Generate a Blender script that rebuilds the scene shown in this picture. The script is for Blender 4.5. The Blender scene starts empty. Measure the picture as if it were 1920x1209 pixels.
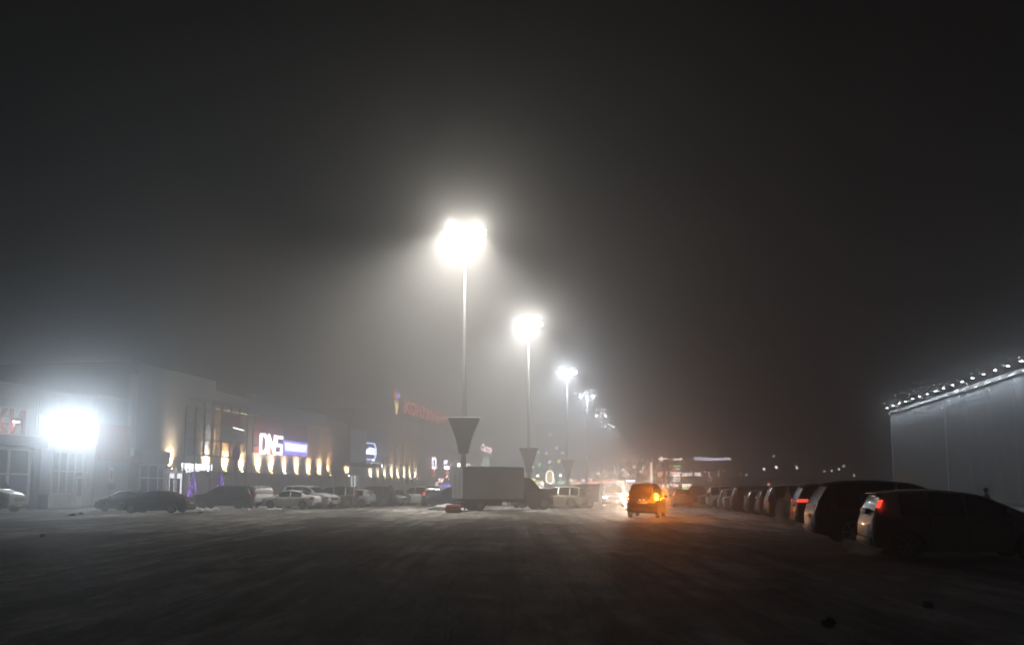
import bpy, bmesh, math, random
from math import radians as R, sin, cos, tan, pi, atan2, hypot
from mathutils import Vector, Matrix
random.seed(7)
S = bpy.context.scene
COL = S.collection

# ---------------------------------------------------------------- camera
FPX, PITCH, EYE = 1600.0, R(6.5), 1.6
CY = 915 - FPX * tan(PITCH)          # row of the lens axis in the 1920-pixel frame (a small upward lens shift)
cam = bpy.data.cameras.new('camera'); camo = bpy.data.objects.new('camera', cam); COL.objects.link(camo)
cam.sensor_width = 36.0; cam.lens = FPX / 1920 * 36.0
cam.shift_y = (CY - 604.5) / 1920
cam.clip_start = 0.1; cam.clip_end = 4000
camo.location = (0, 0, EYE); camo.rotation_euler = (pi / 2 + PITCH, 0, 0)
S.camera = camo
# ---------------------------------------------------------------- night sky, exposure
W = bpy.data.worlds.new("World"); S.world = W; W.use_nodes = True
nt = W.node_tree; nt.nodes.clear()
wo = nt.nodes.new('ShaderNodeOutputWorld'); bg = nt.nodes.new('ShaderNodeBackground'); sk = nt.nodes.new('ShaderNodeTexSky')
sk.sky_type = 'NISHITA'; sk.sun_disc = False; sk.sun_elevation = R(-6); sk.sun_rotation = R(200)
bg.inputs['Strength'].default_value = 0.001
nt.links.new(sk.outputs[0], bg.inputs[0]); nt.links.new(bg.outputs[0], wo.inputs[0])
S.view_settings.view_transform = 'Standard'; S.view_settings.look = 'None'
S.view_settings.exposure = 0.22; S.view_settings.gamma = 1
S.cycles.use_denoising = True
S.cycles.volume_bounces = 0; S.cycles.max_bounces = 6; S.cycles.diffuse_bounces = 2; S.cycles.glossy_bounces = 2
S.cycles.transparent_max_bounces = 6; S.cycles.transmission_bounces = 2
S.cycles.caustics_reflective = False; S.cycles.caustics_refractive = False
S.cycles.sample_clamp_indirect = 4.0; S.cycles.use_light_tree = True

# ---------------------------------------------------------------- frame of the place
def ray(px, py):
    dx = (px - 960) / FPX; dy = (CY - py) / FPX
    return Vector((dx, cos(PITCH) - dy * sin(PITCH), sin(PITCH) + dy * cos(PITCH)))
def at(px, py, Y):
    d = ray(px, py); return Vector((0, 0, EYE)) + d * (Y / d.y)
def gnd(px, py):
    d = ray(px, py); return Vector((0, 0, EYE)) + d * (-EYE / d.z)
_d = ray(1230, 915); ALPHA = atan2(_d.x, _d.y)
AD = Vector((sin(ALPHA), cos(ALPHA), 0)); RD = Vector((cos(ALPHA), -sin(ALPHA), 0))
def aisle(s, t, z=0.0): return AD * s + RD * t + Vector((0, 0, z))
def wall_pt(px, py, t):
    """point of the vertical plane at lateral distance t, parallel to the aisle; returns (s, z)"""
    d = ray(px, py); k = t / d.dot(RD); p = Vector((0, 0, EYE)) + d * k
    return p.dot(AD), p.z
SF, SR = 90 - math.degrees(ALPHA), 270 - math.degrees(ALPHA)     # heading of the left and right frontages

# ---------------------------------------------------------------- helpers
def tag(o, label=None, cat=None, group=None, kind=None):
    if label: o['label'] = label
    if cat: o['category'] = cat
    if group: o['group'] = group
    if kind: o['kind'] = kind
    return o
def root(name, loc, deg=0, label=None, cat=None, group=None, kind=None):
    o = bpy.data.objects.new(name, None); COL.objects.link(o); o.empty_display_size = .3
    o.location = loc; o.rotation_euler = (0, 0, R(deg)); return tag(o, label, cat, group, kind)
def copy_tree(o, parent=None):
    c = o.copy(); COL.objects.link(c); c.parent = parent
    for ch in list(o.children): copy_tree(ch, c)
    return c
class MB:
    def __init__(s): s.bm = bmesh.new()
    def quad(s, *p):
        return s.bm.faces.new([s.bm.verts.new(q) for q in p])
    def box(s, x0, x1, y0, y1, z0, z1, bev=0, M=None):
        n0 = len(s.bm.verts)
        r = bmesh.ops.create_cube(s.bm, size=1)
        vs = r['verts']
        for v in vs:
            v.co = Vector(((x0 + x1) / 2 + v.co.x * (x1 - x0), (y0 + y1) / 2 + v.co.y * (y1 - y0), (z0 + z1) / 2 + v.co.z * (z1 - z0)))
        if bev:
            es = list({e for v in vs for e in v.link_edges})
            rr = bmesh.ops.bevel(s.bm, geom=es, offset=bev, segments=2, affect='EDGES', profile=.5)
            vs = list({v for f in rr['faces'] for v in f.verts} | {v for v in vs if v.is_valid})
        if M is not None:
            for v in vs: v.co = M @ v.co
        return vs
    def tube(s, a, b, r0, r1=None, n=10, cap=True):
        a, b = Vector(a), Vector(b); r1 = r0 if r1 is None else r1
        d = (b - a); q = d.to_track_quat('Z', 'Y').to_matrix()
        A = [s.bm.verts.new(a + q @ Vector((r0 * cos(2 * pi * i / n), r0 * sin(2 * pi * i / n), 0))) for i in range(n)]
        B = [s.bm.verts.new(b + q @ Vector((r1 * cos(2 * pi * i / n), r1 * sin(2 * pi * i / n), 0))) for i in range(n)]
        for i in range(n): s.bm.faces.new((A[i], A[(i + 1) % n], B[(i + 1) % n], B[i]))
        if cap: s.bm.faces.new(A[::-1]); s.bm.faces.new(B)
    def lathe(s, prof, axis='y', n=20, c=(0, 0, 0)):
        """prof: (r, h) pairs turned about an axis through c"""
        c = Vector(c); rings = []
        for r, h in prof:
            ring = []
            for i in range(n):
                u, w = r * cos(2 * pi * i / n), r * sin(2 * pi * i / n)
                v = Vector((u, h, w)) if axis == 'y' else Vector((u, w, h))
                ring.append(s.bm.verts.new(c + v))
            rings.append(ring)
        for a, b in zip(rings, rings[1:]):
            for i in range(n): s.bm.faces.new((a[i], a[(i + 1) % n], b[(i + 1) % n], b[i]))
        s.bm.faces.new(rings[0][::-1]); s.bm.faces.new(rings[-1])
    def build(s, name, m, parent=None, loc=None, smooth=35):
        bm = s.bm; bmesh.ops.recalc_face_normals(bm, faces=bm.faces)
        if smooth:
            for f in bm.faces: f.smooth = True
            for e in bm.edges:
                if len(e.link_faces) != 2 or e.calc_face_angle(0) > R(smooth): e.smooth = False
        me = bpy.data.meshes.new(name); bm.to_mesh(me); bm.free()
        me.materials.append(m)
        o = bpy.data.objects.new(name, me); COL.objects.link(o); o.parent = parent
        if loc is not None: o.location = loc
        return o
def boxpart(name, m, parent, *b, bev=0):
    q = MB(); q.box(*b, bev=bev); return q.build(name, m, parent)

MATS = {}
def mat(name, col, rough=.6, metal=0, emit=None, es=0, noise=None, bump=0, coat=0, alpha=1, nscale=4):
    """procedural principled surface; noise=(second colour, scale, contrast)"""
    if name in MATS: return MATS[name]
    m = bpy.data.materials.new(name); m.use_nodes = True; n = m.node_tree; b = n.nodes['Principled BSDF']
    b.inputs['Base Color'].default_value = (*col, 1); b.inputs['Roughness'].default_value = rough; b.inputs['Metallic'].default_value = metal
    b.inputs['Coat Weight'].default_value = coat
    if emit: b.inputs['Emission Color'].default_value = (*emit, 1); b.inputs['Emission Strength'].default_value = es
    if alpha < 1: b.inputs['Alpha'].default_value = alpha
    if noise:
        tc = n.nodes.new('ShaderNodeTexCoord'); no = n.nodes.new('ShaderNodeTexNoise'); ra = n.nodes.new('ShaderNodeValToRGB')
        no.inputs['Scale'].default_value = noise[1]; no.inputs['Detail'].default_value = 6; no.inputs['Roughness'].default_value = .65
        k = noise[2] if len(noise) > 2 else .2
        ra.color_ramp.elements[0].position = .5 - k; ra.color_ramp.elements[1].position = .5 + k
        ra.color_ramp.elements[0].color = (*col, 1); ra.color_ramp.elements[1].color = (*noise[0], 1)
        n.links.new(tc.outputs['Object'], no.inputs['Vector']); n.links.new(no.outputs[0], ra.inputs[0]); n.links.new(ra.outputs[0], b.inputs['Base Color'])
        if bump:
            bu = n.nodes.new('ShaderNodeBump'); bu.inputs['Strength'].default_value = bump; bu.inputs['Distance'].default_value = .05
            n.links.new(no.outputs[0], bu.inputs['Height']); n.links.new(bu.outputs[0], b.inputs['Normal'])
    MATS[name] = m; return m
def glow(name, col, s, lit=False):
    """a light-giving surface; lit=False keeps it out of direct light sampling (too small to matter)"""
    m = mat(name, (.02, .02, .02), .5, emit=col, es=s)
    m.cycles.emission_sampling = 'AUTO' if lit else 'NONE'
    return m
def lamp_light(name, parent, loc, power, col=(1, 1, 1), r=.15, kind='POINT', spot=None, aim=None, blend=.5):
    l = bpy.data.lights.new(name, kind); l.energy = power; l.color = col
    l.shadow_soft_size = r
    if kind == 'SPOT': l.spot_size = R(spot); l.spot_blend = blend
    o = bpy.data.objects.new(name, l); COL.objects.link(o); o.parent = parent; o.location = loc
    if aim is not None: o.rotation_euler = Vector(aim).to_track_quat('-Z', 'Y').to_euler()
    return o
def text_mesh(name, s, size, m, parent, loc, rot=(pi / 2, 0, 0), ext=.05, align='LEFT', sx=1, off=0.0):
    c = bpy.data.curves.new('t', 'FONT'); c.body = s; c.size = size; c.extrude = ext; c.align_x = align; c.offset = off; c.resolution_u = 3
    o = bpy.data.objects.new('t', c); COL.objects.link(o)
    bpy.context.view_layer.update()
    me = bpy.data.meshes.new_from_object(o.evaluated_get(bpy.context.evaluated_depsgraph_get()))
    bpy.data.objects.remove(o); bpy.data.curves.remove(c)
    me.name = name; me.materials.clear(); me.materials.append(m)
    w = bpy.data.objects.new(name, me); COL.objects.link(w); w.parent = parent; w.location = loc; w.rotation_euler = rot; w.scale = (sx, 1, 1)
    return w

# ---------------------------------------------------------------- ground
def ground_mat():
    m = bpy.data.materials.new('packed_snow'); m.use_nodes = True; n = m.node_tree; N = n.nodes; L = n.links; b = N['Principled BSDF']
    tc = N.new('ShaderNodeTexCoord'); mp = N.new('ShaderNodeMapping'); mp.inputs['Rotation'].default_value = (0, 0, ALPHA)
    mp.inputs['Scale'].default_value = (1, .35, 1); L.new(tc.outputs['Object'], mp.inputs[0])
    def noise(sc, det=6, ro=.6, src=mp):
        t = N.new('ShaderNodeTexNoise'); t.inputs['Scale'].default_value = sc; t.inputs['Detail'].default_value = det; t.inputs['Roughness'].default_value = ro
        L.new(src.outputs[0], t.inputs['Vector']); return t
    def ramp(src, p0, p1, c0, c1):
        r = N.new('ShaderNodeValToRGB'); e = r.color_ramp.elements; e[0].position = p0; e[1].position = p1; e[0].color = (*c0, 1); e[1].color = (*c1, 1)
        L.new(src.outputs[0], r.inputs[0]); return r
    big = ramp(noise(.16, 5, .62), .43, .56, (.15, .14, .13), (.80, .79, .77))
    med = ramp(noise(1.1, 7, .7), .40, .56, (.42, .41, .40), (1, 1, 1))
    gr = ramp(noise(6, 6, .8, tc), .40, .6, (.5, .5, .5), (1, 1, 1))
    def mul(a, c, f=1):
        x = N.new('ShaderNodeMix'); x.data_type = 'RGBA'; x.blend_type = 'MULTIPLY'; x.inputs[0].default_value = f
        L.new(a.outputs[2] if a.bl_idname == 'ShaderNodeMix' else a.outputs[0], x.inputs[6]); L.new(c.outputs[0], x.inputs[7]); return x
    mt = N.new('ShaderNodeMapping'); mt.inputs['Rotation'].default_value = (0, 0, ALPHA + .05); mt.inputs['Scale'].default_value = (1.6, .035, 1); L.new(tc.outputs['Object'], mt.inputs[0])
    trk = ramp(noise(1.0, 4, .6, mt), .44, .50, (.50, .49, .48), (1, 1, 1))
    x = mul(mul(mul(big, med), gr), trk)
    L.new(x.outputs[2], b.inputs['Base Color']); b.inputs['Roughness'].default_value = .75
    b.inputs['Specular IOR Level'].default_value = .25
    ad = N.new('ShaderNodeMath'); ad.operation = 'ADD'; n2 = noise(1.8, 10, .82); n3 = noise(.5, 3, .5)
    mu = N.new('ShaderNodeMath'); mu.operation = 'MULTIPLY'; mu.inputs[1].default_value = 2.0; L.new(n3.outputs[0], mu.inputs[0])
    L.new(n2.outputs[0], ad.inputs[0]); L.new(mu.outputs[0], ad.inputs[1])
    bu = N.new('ShaderNodeBump'); bu.inputs['Strength'].default_value = 1.0; bu.inputs['Distance'].default_value = .35
    L.new(ad.outputs[0], bu.inputs['Height']); L.new(bu.outputs[0], b.inputs['Normal'])
    return m
def build_ground():
    bm = bmesh.new()
    xs = sorted({-900, -500, -300, -160, 160, 300, 500, 900} | {-100 + 2.5 * i for i in range(81)} | {-25 + .5 * i for i in range(110)})
    ys = sorted({-300, -120, -50, 300, 500, 800, 1300, 1800} | {-30 + 2.0 * i for i in range(80)} | {5 + .5 * i for i in range(130)} | {130 + 8 * i for i in range(20)})
    from mathutils import noise as mn
    V = []
    for y in ys:
        row = []
        for x in xs:
            z = 0
            d = max(abs(x) / 95, abs(y - 50) / 90)
            if d < 1: z = (1 - d) ** .5 * .05 * (mn.noise(Vector((x * .12, y * .12, 3))) + .6 * mn.noise(Vector((x * .35, y * .35, 9)))) - .02
            if 4 < y < 72 and -26 < x < 31:
                e = min(1, (y - 4) / 4, (72 - y) / 6, (x + 26) / 5, (31 - x) / 5); u = x * cos(ALPHA) - y * sin(ALPHA); w = x * sin(ALPHA) + y * cos(ALPHA)
                z += e * .08 * (mn.noise(Vector((u * .9 + .5 * sin(w * .07), w * .10, 5))) + .7 * mn.noise(Vector((u * 2.2, w * .5, 7))) + .35 * mn.noise(Vector((u * 1.2, w * 1.2, 1))))
            row.append(bm.verts.new((x, y, z)))
        V.append(row)
    for j in range(len(ys) - 1):
        for i in range(len(xs) - 1): bm.faces.new((V[j][i], V[j][i + 1], V[j + 1][i + 1], V[j + 1][i]))
    for f in bm.faces: f.smooth = True
    me = bpy.data.meshes.new('ground'); bm.to_mesh(me); bm.free(); me.materials.append(ground_mat())
    o = bpy.data.objects.new('ground', me); COL.objects.link(o); tag(o, 'trampled dirty snow covering the car park ground', kind='structure')
build_ground()

# ---------------------------------------------------------------- street lamps
M_POLE = mat('galvanised_steel', (.42, .425, .43), .55, .15, noise=((.30, .30, .31), 1.5))
M_LENS_WARM = glow('flood_lens_warm', (1, .93, .78), 38)
M_LENS_COLD = glow('flood_lens_cold', (.85, .93, 1), 60)
M_MESHCONE = mat('banner_cloth', (.10, .115, .12), .8, noise=((.17, .18, .185), 2.0))
HALO, BEAM, CONE = .23, 7.6, 140
def lamp_mast(x, y, h, n, power, col, lens, label, cone_z=None):
    t = root('street_lamp', (x, y, 0), 0, label, 'street lamp', 'tall floodlight masts down the middle of the car park')
    q = MB(); q.tube((0, 0, 0), (0, 0, h), .215, .085, 14); q.build('pole', M_POLE, t)
    q = MB(); q.tube((0, 0, 0), (0, 0, .06), .45, n=16); [q.tube((.37 * cos(a), .37 * sin(a), .06), (.37 * cos(a), .37 * sin(a), .16), .03, n=6) for a in (0, pi / 2, pi, 3 * pi / 2)]
    q.build('base_plate', M_POLE, t)
    q = MB(); q.tube((-1.45, 0, h - .1), (1.45, 0, h - .1), .06, n=8); q.tube((0, -.5, h - .1), (0, .5, h - .1), .05, n=8); q.lathe([(.2, -.25), (.26, -.1), (.26, .05), (.1, .15)], 'z', 12, (0, 0, h)); q.build('crossarm', M_POLE, t)
    for k in range(n):
        fx, sd_ = ((-1.35, -1), (1.35, -1), (-.5, -1), (.5, -1))[k]
        q = MB(); Mx = Matrix.Translation((fx, sd_ * .24, h - .2)) @ Matrix.Rotation(R(-52), 4, 'X')
        q.box(-.36, .36, -.24, .24, -.05, .14, bev=.04, M=Mx); q.box(-.06, .06, .0, .12, .1, .3, M=Mx)
        hd = q.build('lamp_head', M_POLE, t)
        q = MB(); q.box(-.33, .33, -.21, .21, -.075, -.052, M=Mx); q.build('lens', lens, hd)
    for fx in (-.95, .95):
        for y in (-.34, .34): lamp_light('flood_light', t, (fx, y, h + .34), power * HALO * (1.0 if x < 0 else 1.7 if x < 12 else 1.1) / 4, col, .25)
        lamp_light('flood_beam', t, (fx, -.8, h - .15), power * BEAM / 2, col, .25, 'SPOT', CONE, (-.20, -.05, -1), 1.0)
    if cone_z:
        z0, z1, w0, w1 = cone_z
        q = MB(); N = 10; prev = None
        for i in range(N + 1):
            f = i / N; w = w0 + (w1 - w0) * f ** 1.45 / 1; z = z0 + (z1 - z0) * f
            ring = [q.bm.verts.new((sx * w / 2, sy * w / 2, z)) for sx, sy in ((-1, -1), (1, -1), (1, 1), (-1, 1))]
            if prev:
                for k in range(4): q.bm.faces.new((prev[k], prev[(k + 1) % 4], ring[(k + 1) % 4], ring[k]))
            prev = ring
        q.bm.faces.new(prev)
        c = q.build('tapered_banner', M_MESHCONE, t, smooth=0)
        q = MB()
        for sx, sy in ((-1, -1), (1, -1), (1, 1), (-1, 1)):
            q.tube((sx * (w1 / 2 + .01), -(w1 / 2 + .01) if sx * sy > 0 else (w1 / 2 + .01), z1), (sx * (w1 / 2 + .01), (w1 / 2 + .01) if sx * sy > 0 else -(w1 / 2 + .01), z1), .03, n=6)
        q.tube((-w1 / 2, -w1 / 2 - .01, z1), (w1 / 2, -w1 / 2 - .01, z1), .03, n=6); q.tube((-w1 / 2, w1 / 2 + .01, z1), (w1 / 2, w1 / 2 + .01, z1), .03, n=6)
        q.build('banner_rim', M_POLE, c)
    return t
LH = 22.0
LAMPS = [(872, 440, 4, 1.0, (1, .93, .82)), (991, 610, 4, 1.05, (1, .95, .87)), (1063, 700, 4, 1.3, (.88, .94, 1)), (1100, 744, 2, 1.3, (.86, .93, 1)), (1127, 780, 2, 1.2, (.9, .94, 1)), (1143, 800, 2, 1.2, (.9, .94, 1))]
LLAB = ['nearest floodlight mast with blinding white head, rising behind the box truck', 'second floodlight mast with glaring white head and grey cone banner low on its pole', 'third floodlight mast along the row, bluish halo with its lamps still distinct',
        'fourth floodlight mast, two small bright lamps in a pale blue halo', 'fifth floodlight mast, two faint lamps in fog', 'farthest floodlight mast of the row, two tiny lamps lowest in the fog']
LP = 7600
for (px, py, n, k, col), lab in zip(LAMPS, LLAB):
    d = ray(px, py); Y = (LH - .3 - EYE) / d.z * d.y; p = at(px, py, Y)
    i = LLAB.index(lab)
    cz = (at(px, 850, Y).z, at(px, 785, Y).z, .75, 2.35) if i < 3 else None
    if i == 1: cz = (at(px, 886, Y).z, at(px, 840, Y).z, .7, 2.3)
    if i == 2: cz = (at(px, 895, Y).z, at(px, 862, Y).z, .7, 2.3)
    lamp_mast(p.x, Y, LH, n, LP * k, col, M_LENS_WARM if i < 2 else M_LENS_COLD, lab, cz)
# ---------------------------------------------------------------- buildings
TF = -48.3
def frame_root(name, s, t, deg, *a, **k): return root(name, aisle(s, t), deg, *a, **k)
def fs(px, py=900): return wall_pt(px, py, TF)[0]
def fz(px, py): return wall_pt(px, py, TF)[1]
M_CLAD = mat('grey_cladding', (.16, .18, .20), .55, noise=((.12, .135, .15), .6))
M_CLADL = mat('pale_cladding', (.30, .32, .34), .5, noise=((.24, .255, .27), .8))
M_PLINTH = mat('brown_plaster', (.17, .14, .125), .75, noise=((.12, .10, .09), .7))
M_TAN = mat('tan_panels', (.34, .27, .17), .6, noise=((.28, .22, .14), .5))
M_REDP = mat('red_panels', (.32, .06, .05), .55, noise=((.24, .045, .04), .5))
M_LPANEL = mat('light_panels', (.50, .46, .40), .5, noise=((.40, .37, .33), .6))
M_BROWNP = mat('brown_panels', (.24, .165, .13), .6, noise=((.18, .13, .10), .5))
M_STEEL = mat('dark_steel', (.09, .09, .095), .5, .6)
M_FRAME = mat('white_frames', (.62, .63, .65), .45, noise=((.5, .51, .53), 2))
M_WINB = mat('dark_blue_glass', (.02, .025, .06), .1, coat=.3)
M_WIND = mat('dark_glass', (.02, .022, .025), .1, coat=.3)
M_ROOF = mat('snowy_roof', (.45, .46, .48), .8, noise=((.35, .36, .38), 1))
def seamed(name, col, step, vert=True):
    """profiled cladding: grooves every step metres"""
    m = mat(name, col, .55)
    N, Lk = m.node_tree.nodes, m.node_tree.links; b = N['Principled BSDF']
    tc = N.new('ShaderNodeTexCoord'); w = N.new('ShaderNodeTexWave'); w.wave_profile = 'SAW' if not vert else 'SIN'
    w.bands_direction = 'X' if vert else 'Z'; w.inputs['Scale'].default_value = 2 * pi / 20 / step; w.inputs['Distortion'].default_value = 0
    Lk.new(tc.outputs['Object'], w.inputs['Vector']); bu = N.new('ShaderNodeBump'); bu.inputs['Strength'].default_value = .9; bu.inputs['Distance'].default_value = .05
    Lk.new(w.outputs[1], bu.inputs['Height']); Lk.new(bu.outputs[0], b.inputs['Normal'])
    no = N.new('ShaderNodeTexNoise'); no.inputs['Scale'].default_value = .5; no.inputs['Detail'].default_value = 6
    r = N.new('ShaderNodeValToRGB'); r.color_ramp.elements[0].color = (*[c * .75 for c in col], 1); r.color_ramp.elements[1].color = (*[min(1, c * 1.15) for c in col], 1)
    r.color_ramp.elements[0].position = .35; r.color_ramp.elements[1].position = .65
    Lk.new(tc.outputs['Object'], no.inputs['Vector']); Lk.new(no.outputs[0], r.inputs[0]); Lk.new(r.outputs[0], b.inputs['Base Color'])
    return m
M_PROF = seamed('profiled_sheet', (.28, .30, .33), .35)
M_PROFL = seamed('profiled_sheet_pale', (.46, .48, .50), .30)

# the mall itself: one long building, local x along the aisle, front at y = 0
S0 = fs(176); mall = frame_root('shopping_mall', S0, TF, SF, 'long shopping mall with banded cladding, receding into fog on the left', 'mall')
def X(px): return fs(px) - S0
def mallbox(name, m, x0, x1, z0, z1, y0=0, y1=30, bev=0, par=None): return boxpart(name, m, par or mall, x0, x1, y0, y1, z0, z1, bev=bev)
xa, xb, xc, xd, xe, xf, xg = X(176), X(240), X(398), X(612), X(652), X(800), X(905)
mallbox('lower_wall', M_PROF, xa, xb, 0, 4.0); mallbox('red_panel', M_REDP, xa, xb, 4.0, 7.3, -.25, 30); mallbox('upper_wall', M_PROF, xa, xb, 7.3, 9.6, 0, 30)
mallbox('tall_block', M_CLAD, xb, xc, 5.2, 13.5, .0, 34)
mallbox('corner_strip', M_CLADL, xb - .5, xb + .35, 4.6, 12.2, -.35, -.003)
mallbox('wall_panel', M_CLAD, xb + .4, X(292), 5.2, 12.8, -.22, -.003)
mallbox('fascia', M_CLADL, xb + .2, X(296), 3.9, 5.15, -1.2, 0)
mallbox('lower_wall', M_BROWNP, X(345), xc, 0, 3.45, .02, 30)
mallbox('band', M_LPANEL, X(345), xc, 3.5, 5.16, -.02, 30)
mallbox('lower_wall', M_PLINTH, xc + .003, xd, 0, 3.45, .02, 34)
mallbox('band', M_LPANEL, xc + .003, xd, 3.5, 5.9, -.05, 30)
# upper panels, alternating cladding colours
pal = [M_TAN, M_TAN, M_REDP, M_REDP, M_REDP, M_BROWNP, M_TAN, M_BROWNP]
edges = [xc + .003, X(425), X(470), X(528), X(570), X(596), xd]
for k, (a, b) in enumerate(zip(edges, edges[1:])):
    mallbox('upper_panel', [M_TAN, M_BROWNP, M_REDP, M_REDP, M_BROWNP, M_TAN][k], a, b - .04, 5.93, 10.4, -.08 - .02 * (k % 2), 30)
mallbox('upper_storey', M_CLADL, xc + .006, xd, 10.45, 12.2, .3, 34)
mallbox('cornice', M_CLADL, xc + .01, xd + .2, 10.4, 10.62, -.35, .29)
mallbox('cornice', M_CLADL, xc + .02, xd + .2, 12.2, 12.38, .05, 34)
mallbox('lower_wall', M_PLINTH, xd + .003, xe, 0, 4.2, .2, 30); mallbox('wall', M_BROWNP, xd + .003, xe, 4.25, 12.0, .2, 30)
mallbox('lower_wall', M_PLINTH, xe + .003, xf, 0, 3.45, .02, 30)
mallbox('band', M_CLADL, xe + .003, xf, 3.5, 6.0, -.03, 30)
mallbox('blue_panel', mat('blue_panels', (.03, .045, .20), .5), X(684), X(724), 6.03, 11.0, -.25, 0)
mallbox('upper_wall', M_BROWNP, xe + .003, xf, 6.03, 12.4, .003, 30)
mallbox('roof_block', M_CLAD, X(720), xf + 14, 12.45, 16.3, 6, 34)
mallbox('lower_wall', M_PLINTH, xf + .003, X(900), 0, 4.3, .02, 30); mallbox('upper_wall', M_REDP, xf + .003, X(900), 4.35, 11.5, -.03, 30)
mallbox('roof', M_ROOF, xa, xb - .5, 9.65, 9.8, 0, 30)
for k, px in enumerate((425, 470, 528, 570, 700, 725, 740, 755, 770)):
    mallbox('pilaster', M_STEEL, X(px) - .12, X(px) + .12, 5.95, 10.3, -.22, -.12 if px < 600 else -.003)
mallbox('parapet_grille', M_STEEL, X(620), X(650), 9.2, 9.5, -.3, .19)
# doors at the first entrance
q = MB()
for px in (246, 262, 280, 292): q.box(X(px) - .08, X(px) + .08, -.9, -.75, 0, 3.85)
q.box(X(246), X(292), -.9, -.75, 2.5, 2.65); q.box(X(246), X(292), -.9, -.75, 3.75, 3.88); q.build('entrance_frame', M_FRAME, mall)
boxpart('entrance_glass', M_WIND, mall, X(246), X(292), -.84, -.80, 0, 3.75)
boxpart('entrance_recess', M_PLINTH, mall, xb, X(345), .02, 4, 0, 5.18)
M_LITDOOR = glow('lit_doorway', (.95, .97, 1), 2.2, True)
q = MB()
for px in (296, 306, 320, 334, 344): q.box(X(px) - .1, X(px) + .1, -.62, -.45, 0, 3.7)
q.box(X(296), X(344), -.62, -.45, 3.1, 3.35); q.build('lit_entrance_frame', M_FRAME, mall)
boxpart('lit_doorway', M_LITDOOR, mall, X(306), X(336), -.42, -.38, .1, 3.1)
boxpart('door_leaf', M_WIND, mall, X(311), X(318), -.47, -.43, .1, 2.6); boxpart('door_leaf', M_WIND, mall, X(323), X(330), -.47, -.43, .1, 2.6)
# second entrance
q = MB()
for px in (652, 658, 664, 668): q.box(X(px) - .15, X(px) + .15, -.5, -.3, 0, 4.0)
q.build('lit_entrance_frame', M_FRAME, mall)
boxpart('lit_doorway', M_LITDOOR, mall, X(654), X(666), -.28, -.24, .1, 3.6)
boxpart('entrance_canopy', M_STEEL, mall, X(640), X(682), -3, .19, 5.0, 5.6)
boxpart('canopy_lamp', glow('canopy_lamp_lit', (1, .95, .85), 10), mall, X(664) - .2, X(664) + .2, -3.3, -3.05, 6.0, 6.3)
# boarded cladding by the second entrance
boxpart('grey_shutter', M_BROWNP, mall, X(630), X(650), .05, .19, .3, 3.6)
for px, py, n in ((513, 741, 3), (754, 800, 3), (905, 0, 0)):
    if not n: continue
    q = MB(); s_, z_ = wall_pt(px, py, TF)
    for k in range(n): q.box(s_ - S0 + k * 1.4, s_ - S0 + k * 1.4 + .14, 2.6, 2.75, z_, z_ + .14)
    q.build('roof_lamp_row', glow('dim_roof_lamps', (.9, .92, 1), 2.2), mall)

# steel lattice gantry before the tall block
gan = frame_root('steel_gantry', fs(345), TF + 3.6, SF, 'dark steel lattice gantry with cross bracing in front of the tall block', 'gantry')
q = MB(); gx = [X(p) - X(345) for p in (300, 318, 336, 352, 370, 388, 404)]
for x in gx:
    for y in (0, 1.1): q.tube((x, y, 0 if x in (gx[0], gx[-1], gx[3]) else 4.9), (x, y, 10.6 if x > gx[1] else 9.6), .06, n=6)
for z in (4.9, 6.5, 8.1, 9.6, 10.5):
    for y in (0, 1.1): q.tube((gx[0], y, z), (gx[-1], y, z), .055, n=6)
for i, (a, b) in enumerate(zip(gx, gx[1:])):
    for (z0, z1) in ((4.9, 6.5), (6.5, 8.1), (8.1, 9.6)): q.tube((a, 0, z0 if i % 2 else z1), (b, 0, z1 if i % 2 else z0), .035, n=5)
q.build('lattice', M_STEEL, gan)
q = MB(); q.box(gx[3], gx[5], -.12, -.04, 8.2, 9.3); q.build('torn_red_banner', M_REDP, gan)
q = MB(); q.box(gx[3] - .3, gx[5] + 1, -.14, -.05, 6.6, 8.0); q.build('faded_panel', M_CLADL, gan)
q = MB(); q.tube((gx[4] + .2, -.2, 8.05), (gx[5] + .6, -.2, 7.9), .05, n=6); q.build('strip_lamp', glow('strip_lamp_lit', (1, .96, .9), 5), gan)
# no-parking roundel at the gantry foot
sg = frame_root('round_sign', fs(329), TF + 6.5, SF, 'round blue no-parking sign with red ring above the lit entrance', 'road sign')
q = MB(); q.tube((0, 0, 0), (0, 0, 6.2), .05, n=8); q.build('post', M_STEEL, sg)
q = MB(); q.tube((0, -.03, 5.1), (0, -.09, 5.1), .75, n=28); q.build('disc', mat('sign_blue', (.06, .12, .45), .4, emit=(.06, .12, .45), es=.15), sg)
q = MB()
for i in range(28):
    a, b = 2 * pi * i / 28, 2 * pi * (i + 1) / 28; q.tube((.70 * cos(a), -.10, 5.1 + .7 * sin(a)), (.7 * cos(b), -.10, 5.1 + .7 * sin(b)), .07, n=5, cap=False)
q.tube((-.5, -.11, 5.6), (.5, -.11, 4.6), .06, n=6); q.build('red_ring', mat('sign_red', (.5, .03, .03), .4, emit=(.5, .03, .03), es=.15), sg)

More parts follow.
